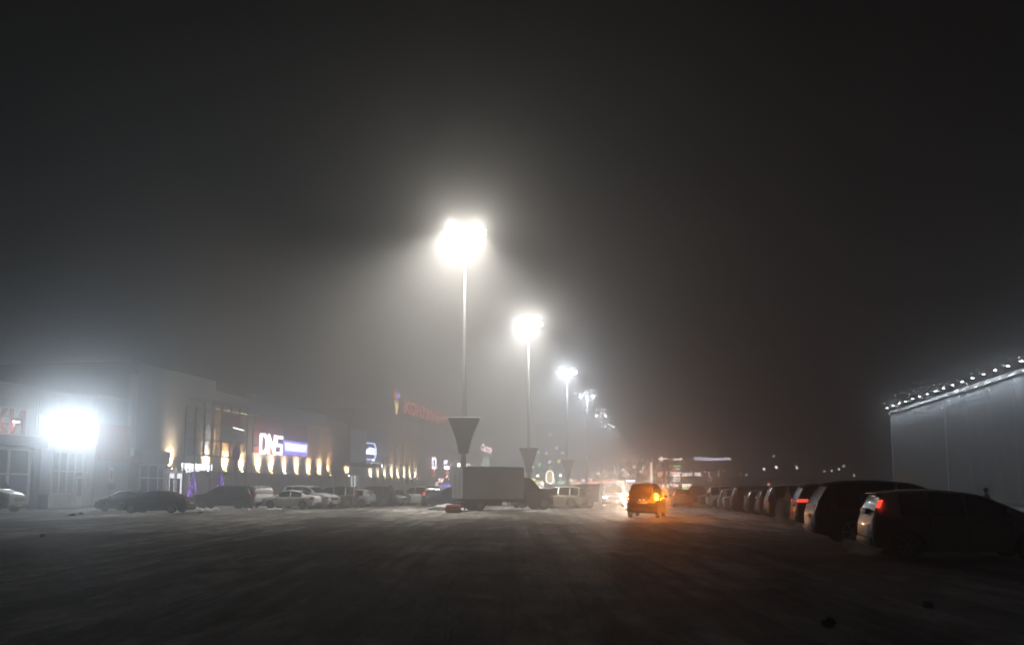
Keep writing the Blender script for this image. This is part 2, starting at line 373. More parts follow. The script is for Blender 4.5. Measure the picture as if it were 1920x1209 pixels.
# icicle garland and the two purple Christmas trees
gar = frame_root('light_garland', fs(330), TF + 2.0, SF, 'white icicle light garland sagging over the lit mall entrance', 'garland')
rg = random.Random(4); q = MB(); x0, x1 = X(303) - X(330), X(362) - X(330)
for i in range(110):
    x = x0 + (x1 - x0) * i / 109; y = -.1; zt_ = 4.05 + .05 * sin(i * .3)
    L_ = rg.uniform(.25, 1.0) * (1 if i < 60 else .8)
    for k in range(int(L_ / .13)): 
        if rg.random() < .8: q.box(x - .03, x + .03, y - .03, y + .03, zt_ - k * .13 - .06, zt_ - k * .13)
q.build('bulbs', glow('garland_white', (.95, .97, 1), 7), gar)
q = MB(); q.tube((x0, -.1, 4.1), (x1, -.1, 4.1), .02, n=5); q.build('cable', M_STEEL, gar)
gar['kind'] = 'thing'
for px, sgn, lab in ((310, 3.0, 'purple-lit Christmas tree standing in the bright doorway'), (358, 3.4, 'purple-lit Christmas tree by the brown wall, right of the entrance')):
    t = frame_root('christmas_tree', fs(px), TF + sgn, SF, lab, 'christmas tree', 'purple-lit Christmas trees at the mall entrance')
    q = MB(); q.tube((0, 0, 0), (0, 0, .5), .09, n=8); q.build('trunk', M_STEEL, t)
    q = MB(); H = 3.3
    for i in range(700):
        f = rg.random() ** .8; z = .35 + f * (H - .35); r = (1 - f) * .55 * rg.uniform(.4, 1.05); a = rg.uniform(0, 2 * pi)
        p = Vector((r * cos(a), r * sin(a), z)); u = Vector((cos(a), sin(a), -.35)) * .17; w = Vector((-sin(a), cos(a), 0)) * .035
        q.quad(p - w, p + w, p + w + u, p - w + u)
    q.build('branches', mat('fir_needles', (.03, .05, .035), .8), t, smooth=0)
    q = MB()
    for i in range(80):
        f = i / 80; z = .45 + f * (H - .5); r = (1 - f) * .55 * rg.uniform(.7, 1.05) + .03; a = rg.uniform(0, 2 * pi)
        c = Vector((r * cos(a), r * sin(a), z)); q.box(c.x - .04, c.x + .04, c.y - .04, c.y + .04, c.z - .04, c.z + .04)
    q.build('fairy_lights', glow('fairy_purple', (.38, .12, 1), 3.5), t)

# wall lamps: each a cylinder fixture throwing a streak up the wall
WL = [(318, 857, (1, .62, .28), 1.6), (385.7, 871, (1, .98, 1), 1.7), (419.5, 872.5, (1, .62, .22), 1.5), (450.5, 876, (.85, 1, .5), .9), (482, 876, (1, .55, .22), 1.2), (506.5, 877.5, (1, .62, .25), 1.1), (531.5, 878.5, (.85, .8, 1), .6),
      (554.5, 880, (1, .60, .22), 1.0), (577, 882, (1, .68, .3), .9), (597, 883, (1, .78, .42), 1.1), (616, 883.5, (1, .72, .38), 1.1), (650.5, 886.5, (1, .92, .72), .9), (693.5, 889, (1, .93, .8), .9), (707, 889.5, (1, .68, .4), .5), (720.5, 889.5, (1, .68, .4), .6),
      (733, 889, (1, .82, .5), 1.6), (745, 889.5, (1, .85, .55), 1.0), (757, 889.5, (1, .8, .5), 1.4), (768, 890, (1, .8, .5), 1.3), (778, 890, (1, .84, .58), 1.3), (813, 893, (1, .75, .5), .8), (838, 895, (1, .8, .45), 1.2)]
wn = ['white', 'orange', 'yellow-green']
for i, (px, py, col, k) in enumerate(WL):
    s_, z_ = wall_pt(px, py, TF); z_ = 3.42
    nm = 'violet white' if col[2] == 1 and col[0] < 1 else 'cold white' if col[2] > .9 else 'yellow-green' if col[1] == 1 else 'deep orange' if col[2] < .26 else 'amber' if col[2] < .4 else 'warm yellow' if col[2] < .6 else 'pale warm'
    t = frame_root('wall_lamp', s_, TF - .32 + .20 if False else TF, SF, '%s up-light on the mall wall, number %d from the left' % (nm, i + 1), 'wall lamp', 'up-lights in a row along the mall wall')
    q = MB(); q.tube((0, -.30, z_ - .40), (0, -.30, z_ + .10), .09, n=12); q.box(-.05, .05, -.30, -.02, z_ - .25, z_ - .15); q.build('housing', M_STEEL, t)
    q = MB(); q.tube((0, -.30, z_ + .105), (0, -.30, z_ + .16), .075, n=12); q.build('lens', glow('lens_%d' % (hash(nm) % 9999), col, 60), t)
    lamp_light('beam', t, (0, -.27, z_ + .2), 12000 * k, col, .04, 'SPOT', 32, (0, .14, 1), 1.0)
    lamp_light('beam', t, (0, -.34, z_ + .2), 11000 * k, (1, .66, .38), .04, 'SPOT', 95, (0, .3, 1), 1.0)

# lit signs on the mall
def sign(px, py, t_off, label, cat='shop sign'):
    s_, z_ = wall_pt(px, py, TF + t_off)
    r_ = frame_root('wall_sign', s_, TF + t_off, SF, label, cat); r_.location.z = z_; return r_
E_WHITE = glow('sign_white', (.90, .90, 1), 9, True); E_VIO = glow('sign_violet', (.30, .26, 1), 3.2, True); E_WDIM = glow('sign_white_soft', (.85, .85, 1), 6); E_BLUE = glow('sign_blue_lit', (.45, .55, 1), 7, True)
sd = sign(485.5, 849, .9, 'large white three-letter sign with violet lettered panel beside it, on red cladding')
s1 = wall_pt(527, 849, TF + .9)[0]; s2 = wall_pt(530.5, 849, TF + .9)[0]; s3 = wall_pt(575.5, 849, TF + .9)[0]; s0 = wall_pt(485.5, 849, TF + .9)[0]
Lw = s1 - s0; hh = wall_pt(506, 812, TF + .9)[1] - wall_pt(506, 848, TF + .9)[1]
def strokes(name, segs, m, par, w, y=-.1, ins=.12):
    """block lettering from thick strokes; segs in local x,z"""
    q = MB()
    for (xa_, za), (xb_, zb) in segs:
        d = Vector((xb_ - xa_, 0, zb - za)); l = d.length; a = atan2(d.z, d.x)
        q.box(-w / 2, l + w / 2, -.08, .08, -w / 2, w / 2, M=Matrix.Translation((xa_, y + random.uniform(-.012, .012), za)) @ Matrix.Rotation(-a, 4, 'Y'))
    return q.build(name, m, par, smooth=0)
u = Lw / 3.0; w_ = .34; z0, z1 = w_ / 2, hh - w_ / 2; zm = hh / 2
D = [((.2, z0), (.2, z1)), ((.2, z1), (u * .62, z1)), ((u * .62, z1), (u * .88, z1 - .45)), ((u * .88, z1 - .45), (u * .88, z0 + .45)), ((u * .88, z0 + .45), (u * .62, z0)), ((u * .62, z0), (.2, z0))]
Nn = [((u * 1.1 + .1, z0), (u * 1.1 + .1, z1)), ((u * 1.1 + .1, z1), (u * 1.95, z0)), ((u * 1.95, z0), (u * 1.95, z1))]
Ss = [((u * 2.95, z1), (u * 2.25, z1)), ((u * 2.25, z1), (u * 2.17, zm)), ((u * 2.17, zm), (u * 2.88, zm)), ((u * 2.9, zm), (u * 2.9, z0)), ((u * 2.9, z0), (u * 2.15, z0))]
for nm, sg_ in (('letter_d', D), ('letter_n', Nn), ('letter_s', Ss)): strokes(nm, sg_, E_WHITE, sd, w_)
pz0, pz1 = .10, hh * .83
boxpart('violet_panel', E_VIO, sd, s2 - s0, s3 - s0, -.06, .06, pz0, pz1)
tx = text_mesh('lettering', 'ТЕХНОПОИНТ', 1.35, E_WDIM, sd, (s2 - s0 + .25, -.1, pz0 + .55), ext=.03, off=.015)
tx.scale.x = (s3 - s2 - .5) / max(.01, tx.dimensions.x)
boxpart('mounting_rail', M_STEEL, sd, 0, s3 - s0, .10, .8, hh * .35, hh * .42)
# rounded-outline sign
sb = sign(684, 861, .6, 'blue-white outlined sign with short lettering above a bright white caption strip')
a_ = wall_pt(684, 861, TF + .6)[0]; b_ = wall_pt(704, 861, TF + .6)[0]; zz = lambda py, px=694: wall_pt(px, py, TF + .6)[1] - sb.location.z
Wb = b_ - a_; T_, B_ = zz(831), zz(861); c_ = .9
strokes('outline', [((0, T_), (Wb - c_, T_)), ((Wb - c_, T_), (Wb, T_ - c_)), ((Wb, T_ - c_), (Wb, B_ + c_)), ((Wb, B_ + c_), (Wb - c_, B_)), ((Wb - c_, B_), (0, B_))], E_BLUE, sb, .16)
tx = text_mesh('lettering', 'в.ЛЕТО', 1.5, E_WHITE, sb, (.2, -.12, (T_ + B_) / 2 - .5), ext=.04, off=.02); tx.scale.x = (Wb - .9) / tx.dimensions.x
e_ = wall_pt(716.5, 875, TF + .6)[0]
q = MB(); xx = 0; zt2, zb2 = zz(868), zz(874.5)
while xx < e_ - a_: 
    ww = random.uniform(.5, .95); q.box(xx, min(xx + ww, e_ - a_), -.1, 0, zb2 + random.uniform(0, .08), zt2 - random.uniform(0, .06)); xx += ww + .07
q.build('caption_strip', glow('caption_white', (.92, .93, 1), 12, True), sb, smooth=0)
# pale lit banner pylon at the second entrance
bn = sign(656, 884, .8, 'tall pale banner panel hanging left of the blue-white outlined sign', 'banner')
q = MB(); wbn = wall_pt(685, 884, TF + .8)[0] - wall_pt(656, 884, TF + .8)[0]; q.box(0, wbn, -.12, .02, .6, zz(803, 656) + sb.location.z - bn.location.z, bev=.03); q.build('cloth', mat('pale_banner', (.62, .63, .72), .6, noise=((.48, .5, .62), .7)), bn)
boxpart('arm', M_STEEL, bn, .2, .4, .03, .75, 3, 3.1)
# red roof lettering and its torch emblem
E_RED = glow('roof_letters_red', (1, .05, .04), 1.2, True)
TS = TF - 6
sk_ = frame_root('roof_sign', wall_pt(757, 771, TF)[0], TF, SF, 'red glowing nine-letter roof sign with a blue and yellow torch emblem, half lost in fog', 'roof sign')
sk_.location.z = 16.2; l0 = wall_pt(757, 771, TF)[0]; l1 = wall_pt(839, 790, TF)[0]
tx = text_mesh('lettering', 'КОНТИНЕНТ', 3.3, E_RED, sk_, (0, 0, .1), ext=.1, off=.05); tx.scale.x = (l1 - l0) / tx.dimensions.x
q = MB()
for i in range(11): q.tube((i * (l1 - l0) / 10, .4, 0), (i * (l1 - l0) / 10, .4, 2.6), .05, n=5); q.tube((i * (l1 - l0) / 10, .4, 2.4), (i * (l1 - l0) / 10, 6.3, .2), .05, n=5)
for z in (.3, 1.2, 2.2): q.tube((0, .4, z), (l1 - l0, .4, z), .05, n=5)
q.tube((0, .4, .0), (0, .4, -3.8), .08, n=5); q.tube((l1 - l0, .4, .0), (l1 - l0, .4, -3.8), .08, n=5)
q.build('steel_frame', M_STEEL, sk_)
E_YEL = glow('emblem_yellow', (1, .72, .25), 3.5); E_BLU = glow('emblem_blue', (.2, .25, 1), 4)
q = MB(); ex = wall_pt(743.5, 771, TF)[0] - l0
for k in (-1, 0, 1):
    q.tube((ex + k * .1, 0, -.6), (ex + k * .6, 0, .6), .10, n=6); q.tube((ex + k * .6, 0, .6), (ex + k * 1.1, 0, 1.9), .14, .05, n=6)
q.build('torch_emblem', E_YEL, sk_)
q = MB(); q.lathe([(.05, 0), (.4, .4), (.42, .7), (.1, 1.2)], 'z', 10, (ex + .8, 0, 2.4)); q.build('flame_emblem', E_BLU, sk_)
q = MB(); q.lathe([(.05, 0), (.35, .7), (.3, 1.1), (.1, 2.0)], 'z', 10, (ex - 1.0, 0, 2.0)); q.build('flame_emblem', glow('emblem_red', (1, .1, .05), 2), sk_)
# smaller signs farther along
def small_sign(px0, px1, py0, py1, col, es, label, t_off=.5, txt=None, name='wall_sign', cat='shop sign', ring=False, lit=False):
    s_, z_ = wall_pt(px0, py1, TF + t_off); e_ = wall_pt(px1, py1, TF + t_off)[0]; zt_ = wall_pt(px0, py0, TF + t_off)[1]
    r_ = frame_root(name, s_, TF + t_off, SF, label, cat); r_.location.z = z_
    m = glow('sg_%s_%g' % (str(col), es), col, es, lit)
    if txt:
        tx = text_mesh('lettering', txt, (zt_ - z_) * 1.35, m, r_, (0, -.08, 0), ext=.05, off=.03); tx.scale.x = (e_ - s_) / tx.dimensions.x
        boxpart('backing', M_STEEL, r_, 0, e_ - s_, .08, .2, .2, zt_ - z_)
    elif ring:
        W2, H2 = e_ - s_, zt_ - z_
        strokes('outline', [((0, 0), (0, H2)), ((0, H2), (W2 * .7, H2)), ((W2 * .7, H2), (W2, H2 * .8)), ((W2, H2 * .8), (W2, H2 * .2)), ((W2, H2 * .2), (W2 * .7, 0)), ((W2 * .7, 0), (0, 0))], m, r_, .5)
    else:
        boxpart('lit_face', m, r_, 0, e_ - s_, -.12, 0, 0, zt_ - z_, bev=.03); boxpart('case', M_STEEL, r_, 0, e_ - s_, .003, .25, 0, zt_ - z_)
    return r_
small_sign(810.5, 816.5, 859, 877, (.85, .83, 1), 12, 'white D-shaped outlined sign on the far end of the mall', ring=True)
small_sign(832.5, 838, 862, 869, (.75, .75, 1), 22, 'small upper white light box, far end of the mall')
small_sign(832.5, 841.5, 873, 879, (.85, .85, 1), 30, 'small lower white light box, far end of the mall')
small_sign(821, 829.5, 896, 903.5, (1, .62, .66), 12, 'pink light box low on the mall, left of the box truck', txt='501')
small_sign(823, 831, 908, 916, (.45, .22, .8), 4, 'purple shop window light below the pink light box', name='shop_window', cat='shop window')
small_sign(833, 844, 907, 917, (.2, .25, .9), 6, 'blue star-lit shop window beside the box truck', name='shop_window', cat='shop window')
small_sign(858, 862.5, 867, 877, (1, .97, .85), 26, 'narrow white light box left of the first lamp pole')
small_sign(873, 881, 868, 878, (.95, 1, .85), 12, 'greenish white letter sign right of the first lamp pole', txt='С')
small_sign(816, 820.5, 903, 920, (1, .9, .75), 5, 'narrow lit doorway at the far end of the mall', name='lit_door', cat='door')

# the shop at far left
sx0 = fs(-90); shop = frame_root('corner_shop', sx0, TF + .6, SF, 'low pale shop building at the left edge with dark blue windows and glazed entrance', 'shop')
Xs = lambda px: wall_pt(px, 900, TF + .6)[0] - sx0
zs = lambda px, py: wall_pt(px, py, TF + .6)[1]
boxpart('wall', M_PROFL, shop, Xs(-90), Xs(175), .35, 24, 0, 9.3); boxpart('roof', M_ROOF, shop, Xs(-90) - .2, Xs(175) + .2, .1, 24.2, 9.303, 9.5)
boxpart('canopy', M_CLAD, shop, Xs(-90), Xs(66), -.9, .347, 4.75, 5.5); boxpart('sign_band', M_FRAME, shop, Xs(-90), Xs(60), .12, .345, 5.503, 7.7)
q = MB()
for px in (-60, -25, 18, 58): q.box(Xs(px) - .14, Xs(px) + .14, .15, .34, .3, 4.5)
for z in (.3, 2.6, 4.45): q.box(Xs(-90), Xs(60), .17, .335, z, z + .14)
q.build('window_frame', M_FRAME, shop)
for a, b in ((-60, -25), (-25, 18), (18, 58)):
    for z0_, z1_ in ((.45, 2.6), (2.75, 4.45)): boxpart('window', M_WINB, shop, Xs(a) + .15, Xs(b) - .15, .24, .30, z0_, z1_)
boxpart('grey_pillar', M_STEEL, shop, Xs(60), Xs(72), -.1, .34, 0, 4.7)
boxpart('porch', M_PROFL, shop, Xs(75), Xs(156), -.8, .345, 0, 1.1); boxpart('porch_top', M_FRAME, shop, Xs(73), Xs(158), -.9, .34, 4.5, 5.4)
q = MB()
for px in (80, 94, 109, 124, 139, 147, 152): q.box(Xs(px) - .09, Xs(px) + .09, -.8, -.62, 0 if px > 120 else 1.1, 4.5)
for z in (1.1, 2.9, 4.4): q.box(Xs(80), Xs(152), -.79, -.63, z, z + .13)
q.build('porch_frame', M_FRAME, shop)
for i, (a, b) in enumerate(((80, 94), (94, 109), (109, 124), (124, 139))):
    boxpart('porch_glass', M_WIND, shop, Xs(a) + .1, Xs(b) - .1, -.74, -.70, 1.2, 4.4)
    if i < 3:
        q = MB(); q.box(Xs(a) + .25, Xs(a) + .55, -.55, -.5, 3.3 - .1 * i, 4.2); q.build('indoor_lamp', glow('indoor_lamp_lit', (.8, .8, 1), 4), shop)
boxpart('porch_door', M_FRAME, shop, Xs(126), Xs(138), -.86, -.81, .05, 2.6); boxpart('door_glass', M_WIND, shop, Xs(128), Xs(136), -.90, -.865, 1.0, 2.4)
boxpart('side_wall', M_PROFL, shop, Xs(156), Xs(175), .0, .345, 0, 5.0)
boxpart('red_trim', M_REDP, shop, Xs(160), Xs(175), -.05, .34, 5.003, 7.2)
kb = frame_root('wall_sign', fs(-60), TF + .95, SF, 'big red serif letters on the pale band under a floodlight at the left edge', 'shop sign')
tx = text_mesh('lettering', 'КИ', 2.5, mat('red_letters', (.30, .04, .03), .5), kb, (wall_pt(-22, 825, TF + .95)[0] - fs(-60), 0, 5.65), ext=.06, off=.02); tx.scale.x = (wall_pt(41, 825, TF + .95)[0] - wall_pt(-22, 825, TF + .95)[0]) / tx.dimensions.x
boxpart('mounting_rail', M_STEEL, kb, wall_pt(-22, 825, TF + .95)[0] - fs(-60), wall_pt(41, 825, TF + .95)[0] - fs(-60), .08, .2, 6.3, 6.4)
fl = frame_root('wall_floodlight', wall_pt(30, 787, TF + 1.6)[0], TF + 1.6, SF, 'small glaring white floodlight above the red serif letters', 'floodlight')
zf = wall_pt(30, 787, TF + 1.6)[1]; q = MB(); q.box(-.22, .22, -.1, .1, zf - .1, zf + .2, bev=.03); q.tube((0, .05, zf + .2), (0, 1.3, zf + .35), .04, n=6); q.build('housing', M_STEEL, fl)
boxpart('lens', glow('flood_lens_lit', (.95, .97, 1), 90), fl, -.2, .2, -.08, .09, zf - .14, zf - .105)
lamp_light('flood_light', fl, (0, -.05, zf - .35), 45, (.95, .98, 1), .1)
# overexposed light box
bx = frame_root('light_box_sign', wall_pt(85, 820, TF + 1.3)[0], TF + 1.3, SF, 'overexposed white light box sign glaring over the glazed shop porch', 'light box')
x1_ = wall_pt(168, 820, TF + 1.3)[0] - wall_pt(85, 820, TF + 1.3)[0]; zb_, zt_ = wall_pt(120, 819, TF + 1.3)[1], wall_pt(120, 783, TF + 1.3)[1]
boxpart('case', M_STEEL, bx, -.06, x1_ + .06, .0, .5, zb_ - .06, zt_ + .06, bev=.02)
boxpart('lit_face', glow('lightbox_face', (.80, .91, 1), 90, True), bx, 0, x1_, -.04, -.003, zb_, zt_)
# pole with small placard by the porch
pl = frame_root('notice_board', fs(163), TF + 2.2, SF, 'small white notice with red figure on a post beside the shop porch', 'notice')
q = MB(); q.tube((0, 0, 0), (0, 0, 3.4), .04, n=8); q.build('post', M_STEEL, pl); boxpart('placard', M_FRAME, pl, -.35, .35, -.08, -.045, 2.1, 3.4); boxpart('red_mark', mat('mark_red', (.4, .03, .03), .5), pl, -.14, .14, -.1, -.083, 2.4, 3.1); boxpart('dark_plate', M_STEEL, pl, -.4, .6, -.07, -.045, 1.5, 1.95)

# the big pale hall on the right
import numpy as np
def solveR():
    lo, hi = 10, 80
    for _ in range(40):
        m_ = (lo + hi) / 2
        if wall_pt(1676, 772, m_)[1] < 12: lo = m_
        else: hi = m_
    return lo
TR = solveR(); sR = wall_pt(1676, 900, TR)[0]
hall = frame_root('warehouse_hall', sR, TR, SR, 'big pale grey hall at the right edge with small white lamps along its eave', 'hall')
M_HALL = seamed('hall_cladding', (.36, .39, .42), .9, False)
boxpart('wall', M_HALL, hall, 0, 150, 0, 40, 0, 12); boxpart('cornice', M_FRAME, hall, -.2, 150, -.28, -.003, 11.75, 12.02); boxpart('roof', M_ROOF, hall, -.1, 150.1, -.15, 40.1, 12.03, 12.2)
sq = lambda px, py=900: sR - wall_pt(px, py, TR)[0]
for px, w in ((1677, .10), (1780, .10), (1822, .04), (1865, .04), (1911, .05)):
    boxpart('downpipe' if w > .06 else 'panel_joint', M_FRAME, hall, sq(px) - w, sq(px) + w, -.16 if w > .06 else -.03, -.003, .2, 11.6)
for z in (3.2, 6.2, 9.2): boxpart('pipe_bracket', M_FRAME, hall, sq(1780) - .1, sq(1780) + .7, -.20, -.163, z, z + .07)
boxpart('plinth_strip', M_FRAME, hall, sq(1860), 150, -.10, -.003, .30, .50); boxpart('yellow_panel', mat('yellow_panel', (.42, .33, .12), .6, noise=((.36, .28, .10), 1)), hall, sq(1680), sq(1730), -.06, -.003, 2.2, 3.6)
boxpart('vent_grille', M_CLAD, hall, sq(1832), sq(1855), -.05, -.003, .9, 2.0)
boxpart('poster', M_CLAD, hall, sq(1838), sq(1850), -.07, -.052, 1.05, 1.8)
eav = [1600 + x / 3.78 for x in (289, 336, 377, 428, 476, 531, 587, 647, 707, 775, 844, 922, 1001, 1090, 1180)]
ds = (sq(eav[-1]) - sq(eav[0])) / 14
for i in range(40):
    x = sq(eav[0]) + .4 + i * ds
    pos = 'at the far corner' if i == 0 else 'number %d from the far corner' % (i + 1)
    t = frame_root('eave_lamp', sR - x, TR, SR, 'tiny white lamp on the eave of the pale hall, %s' % pos, 'eave lamp', 'row of small lamps along the eave of the hall')
    q = MB(); q.tube((0, -.05, 12.1), (0, -.45, 12.75), .03, n=6); q.box(-.12, .12, -.62, -.40, 12.70, 12.82, bev=.02); q.build('bracket', M_FRAME, t)
    boxpart('lens', glow('eave_lens', (.88, .94, 1), 70), t, -.1, .1, -.60, -.42, 12.66, 12.695)
    lamp_light('eave_light', t, (0, -.55, 12.98), 26, (.85, .92, 1), .06)
    lamp_light('eave_beam', t, (0, -1.25, 12.5), 520, (.85, .92, 1), .06, 'SPOT', 150, (0, .3, -1), 1.0)
# ---------------------------------------------------------------- cars
def lerp_list(pts, x):
    if x <= pts[0][0]: return pts[0][1]
    for (a, b), (c, d) in zip(pts, pts[1:]):
        if x <= c:
            f = (x - a) / (c - a); return b + (d - b) * f
    return pts[-1][1]
def smooth_list(pts, x, r=.05):
    return sum(lerp_list(pts, x + k * r) for k in (-1, -.5, 0, .5, 1)) / 5
KINDS = {
 # L, W, clearance, wheel radius, axle positions, top line, belt line, side glass stations, front glass, rear glass
 'sedan': dict(L=4.55, W=1.78, c=.20, wr=.32, ax=(.95, 3.62), top=[(0, .78), (.04, .93), (.12, 1.00), (.62, 1.06), (1.28, 1.36), (1.7, 1.43), (2.3, 1.45), (2.68, 1.41), (3.42, 1.00), (4.15, .88), (4.42, .76), (4.55, .58)],
     belt=[(0, .80), (.3, .93), (3.4, .90), (4.3, .76), (4.55, .56)], side=[(1.05, 1.95), (2.03, 3.02)], fg=(2.66, 3.40), rg=(.66, 1.26), tail=(.74, .94, .34), head=(.60, .76)),
 'suv': dict(L=4.75, W=1.88, c=.26, wr=.38, ax=(.95, 3.78), top=[(0, .80), (.04, 1.06), (.20, 1.46), (.34, 1.70), (.7, 1.76), (1.6, 1.79), (2.6, 1.73), (3.48, 1.18), (4.30, 1.07), (4.62, .93), (4.75, .68)],
     belt=[(0, .80), (.1, 1.06), (3.4, 1.08), (4.4, .94), (4.75, .66)], side=[(.42, 1.05), (1.13, 2.02), (2.1, 3.05)], fg=(2.64, 3.44), rg=(.07, .30), tail=(.95, 1.28, .26), head=(.76, .93)),
 'bigsuv': dict(L=5.0, W=1.95, c=.26, wr=.40, ax=(1.0, 3.95), top=[(0, .84), (.05, 1.12), (.34, 1.56), (.50, 1.74), (.9, 1.80), (1.8, 1.82), (2.6, 1.76), (3.0, 1.64), (3.72, 1.20), (4.5, 1.08), (4.86, .92), (5.0, .68)],
     belt=[(0, .84), (.1, 1.06), (3.6, 1.10), (4.6, .95), (5.0, .66)], side=[(.62, 1.22), (1.3, 2.2), (2.28, 3.25)], fg=(2.86, 3.70), rg=(.08, .44), tail=(.92, 1.22, .30), head=(.76, .93)),
 'mpv': dict(L=4.12, W=1.70, c=.20, wr=.32, ax=(.72, 3.32), top=[(0, .74), (.04, .98), (.20, 1.36), (.30, 1.50), (.7, 1.55), (1.5, 1.57), (2.15, 1.50), (2.5, 1.42), (3.42, .98), (3.80, .86), (4.03, .70), (4.12, .52)],
     belt=[(0, .80), (.1, .99), (1.8, .97), (3.2, .86), (3.8, .76), (4.12, .50)], side=[(.62, 1.18), (1.26, 1.96), (2.02, 2.86)], fg=(2.46, 3.38), rg=(.07, .26), tail=(1.16, 1.34, .045), tw=.02, head=(.62, .80)),
 'van': dict(L=4.65, W=1.72, c=.24, wr=.33, ax=(.85, 3.75), top=[(0, .80), (.03, 1.10), (.10, 1.62), (.20, 1.80), (.5, 1.86), (2.0, 1.87), (3.1, 1.80), (3.4, 1.70), (4.05, 1.16), (4.45, .98), (4.6, .80), (4.65, .6)],
     belt=[(0, .80), (.1, 1.08), (3.9, 1.04), (4.4, .86), (4.65, .58)], side=[(.30, 1.35), (1.43, 2.45), (2.53, 3.45)], fg=(3.32, 4.03), rg=(.04, .13), tail=(.92, 1.30, .16), head=(.66, .86)),
 'deliveryvan': dict(L=5.4, W=2.06, c=.28, wr=.38, ax=(1.0, 4.4), top=[(0, 1.1), (.04, 2.2), (.2, 2.42), (.5, 2.5), (3.2, 2.5), (3.6, 2.35), (4.25, 1.50), (5.0, 1.30), (5.3, 1.12), (5.4, .8)],
     belt=[(0, 1.1), (.1, 1.25), (4.2, 1.28), (5.0, 1.12), (5.4, .76)], side=[(3.0, 3.95)], fg=(3.58, 4.22), rg=(.02, .03), tail=(.9, 1.3, .1), head=(.84, 1.04)),
}
KINDS['cab'] = dict(L=2.55, W=2.0, c=.38, wr=.40, ax=(1.62,), top=[(0, 1.2), (.03, 2.25), (.15, 2.38), (.55, 2.40), (.8, 2.30), (1.42, 1.55), (2.1, 1.34), (2.42, 1.12), (2.55, .8)],
     belt=[(0, 1.15), (.1, 1.32), (1.4, 1.30), (2.2, 1.12), (2.55, .78)], side=[(.2, 1.1)], fg=(.74, 1.40), rg=(.02, .03), tail=(.9, 1.3, .1), head=(.86, 1.06))
KINDS['redsuv'] = dict(KINDS['suv'], tail=(1.08, 1.20, .46), tw=.22)
KINDS['hatch'] = dict(KINDS['mpv'], top=[(a, b * .95 if b > 1 else b) for a, b in KINDS['mpv']['top']])
def car_meshes(kind):
    K = KINDS[kind]; L, Wd, c, wr = K['L'], K['W'] / 2, K['c'], K['wr']
    top = lambda x: smooth_list(K['top'], x, .035 if x < .5 or x > L - .5 else .09)
    wid = [(0, .80), (.05, .90), (.15, .96), (.35, .99), (.6, 1), (L - .9, 1), (L - .5, .975), (L - .25, .93), (L - .1, .84), (L, .66)]
    xs = {round(i * L / 42, 3) for i in range(43)} | {round(p[0], 3) for p in K['top'] + wid} | {v for a in K['side'] for v in a} | set(K['fg']) | set(K['rg'])
    Ra = wr + .07
    for a in K['ax']: xs |= {round(a + Ra * cos(pi * k / 10), 3) for k in range(11)}
    xs = sorted(xs); xs = [x for i, x in enumerate(xs) if i == 0 or x - xs[i - 1] > .012 or x in (K['fg'] + K['rg'])]
    bm = bmesh.new(); rings = []
    for x in xs:
        w = Wd * smooth_list(wid, x, .03); zt = top(x); zb = min(smooth_list(K['belt'], x, .06), zt - .035)
        arch = 0
        for a in K['ax']:
            if abs(x - a) < Ra: arch = max(arch, wr * .9 + math.sqrt(Ra * Ra - (x - a) ** 2))
        fl = c + .10 * max(0, 1 - x / .4) + .06 * max(0, 1 - (L - x) / .4)
        zl = max(fl, arch); wy = w * .955; gh = zt - zb
        yt = wy - .30 * max(0, gh - .05) - .02; e = min(.06, gh * .3)
        h = zb - zl
        P = [(0, fl), (w - .30, fl), (w - .26, zl), (w * .985, zl), (w * (1.0 if h > .3 else .995), zl + h * .35), (w * .998, zl + h * .72), (w * .975, zb - .02), (wy, zb),
             (yt, zt - e), (yt - .07, zt - e * .22), (yt * .5, zt + .008), (0, zt + .016)]
        rings.append([bm.verts.new((x, y, z)) for y, z in P] + [bm.verts.new((x, -y, z)) for y, z in P[::-1][1:-1]])
    n = len(rings[0]); half = 11     # ring index 0..11 left side, 11..21 right side mirrored
    kindf = {}
    for i in range(len(xs) - 1):
        xm = (xs[i] + xs[i + 1]) / 2; a, b = rings[i], rings[i + 1]
        for k in range(n):
            f = bm.faces.new((a[k], b[k], b[(k + 1) % n], a[(k + 1) % n]))
            r = k if k < half else n - 1 - k      # strip number counted from the bottom
            t = 'body'
            if r == 7 and any(p <= xm <= q for p, q in K['side']) and top(xm) - lerp_list(K['belt'], xm) > .17: t = 'side'
            if r >= 9 and K['fg'][0] <= xm <= K['fg'][1]: t = 'front'
            if r >= 9 and K['rg'][0] <= xm <= K['rg'][1]: t = 'rear'
            if r <= 1: t = 'under'
            if r in (0, 1, 2): t = 'under'
            kindf[f] = t
    for ring in (rings[0], rings[-1]):
        for k in range(half):
            l0, l1, r1, r0 = ring[k], ring[k + 1], ring[(n - k - 1) % n], ring[(n - k) % n]
            q = [l0, l1, r1] if k == 0 else ([l0, l1, r0] if k == half - 1 else [l0, l1, r1, r0])
            if k == 0: q = [l0, l1, ring[n - 1]]
            try: kindf[bm.faces.new(q)] = 'body'
            except ValueError: pass
    bmesh.ops.recalc_face_normals(bm, faces=bm.faces)
    out = {}
    for t in ('body', 'side', 'front', 'rear', 'under'):
        b2 = bmesh.new(); vm = {}
        for f, tt in kindf.items():
            if tt != t: continue
            vs = []
            for v in f.verts:
                if v not in vm: vm[v] = b2.verts.new(v.co - Vector((L / 2, 0, 0)))
                vs.append(vm[v])
            g = b2.faces.new(vs); g.smooth = True
        for e in b2.edges:
            if len(e.link_faces) == 2 and e.calc_face_angle(0) > R(40): e.smooth = False
        me = bpy.data.meshes.new(kind + '_' + t); b2.to_mesh(me); b2.free(); out[t] = me
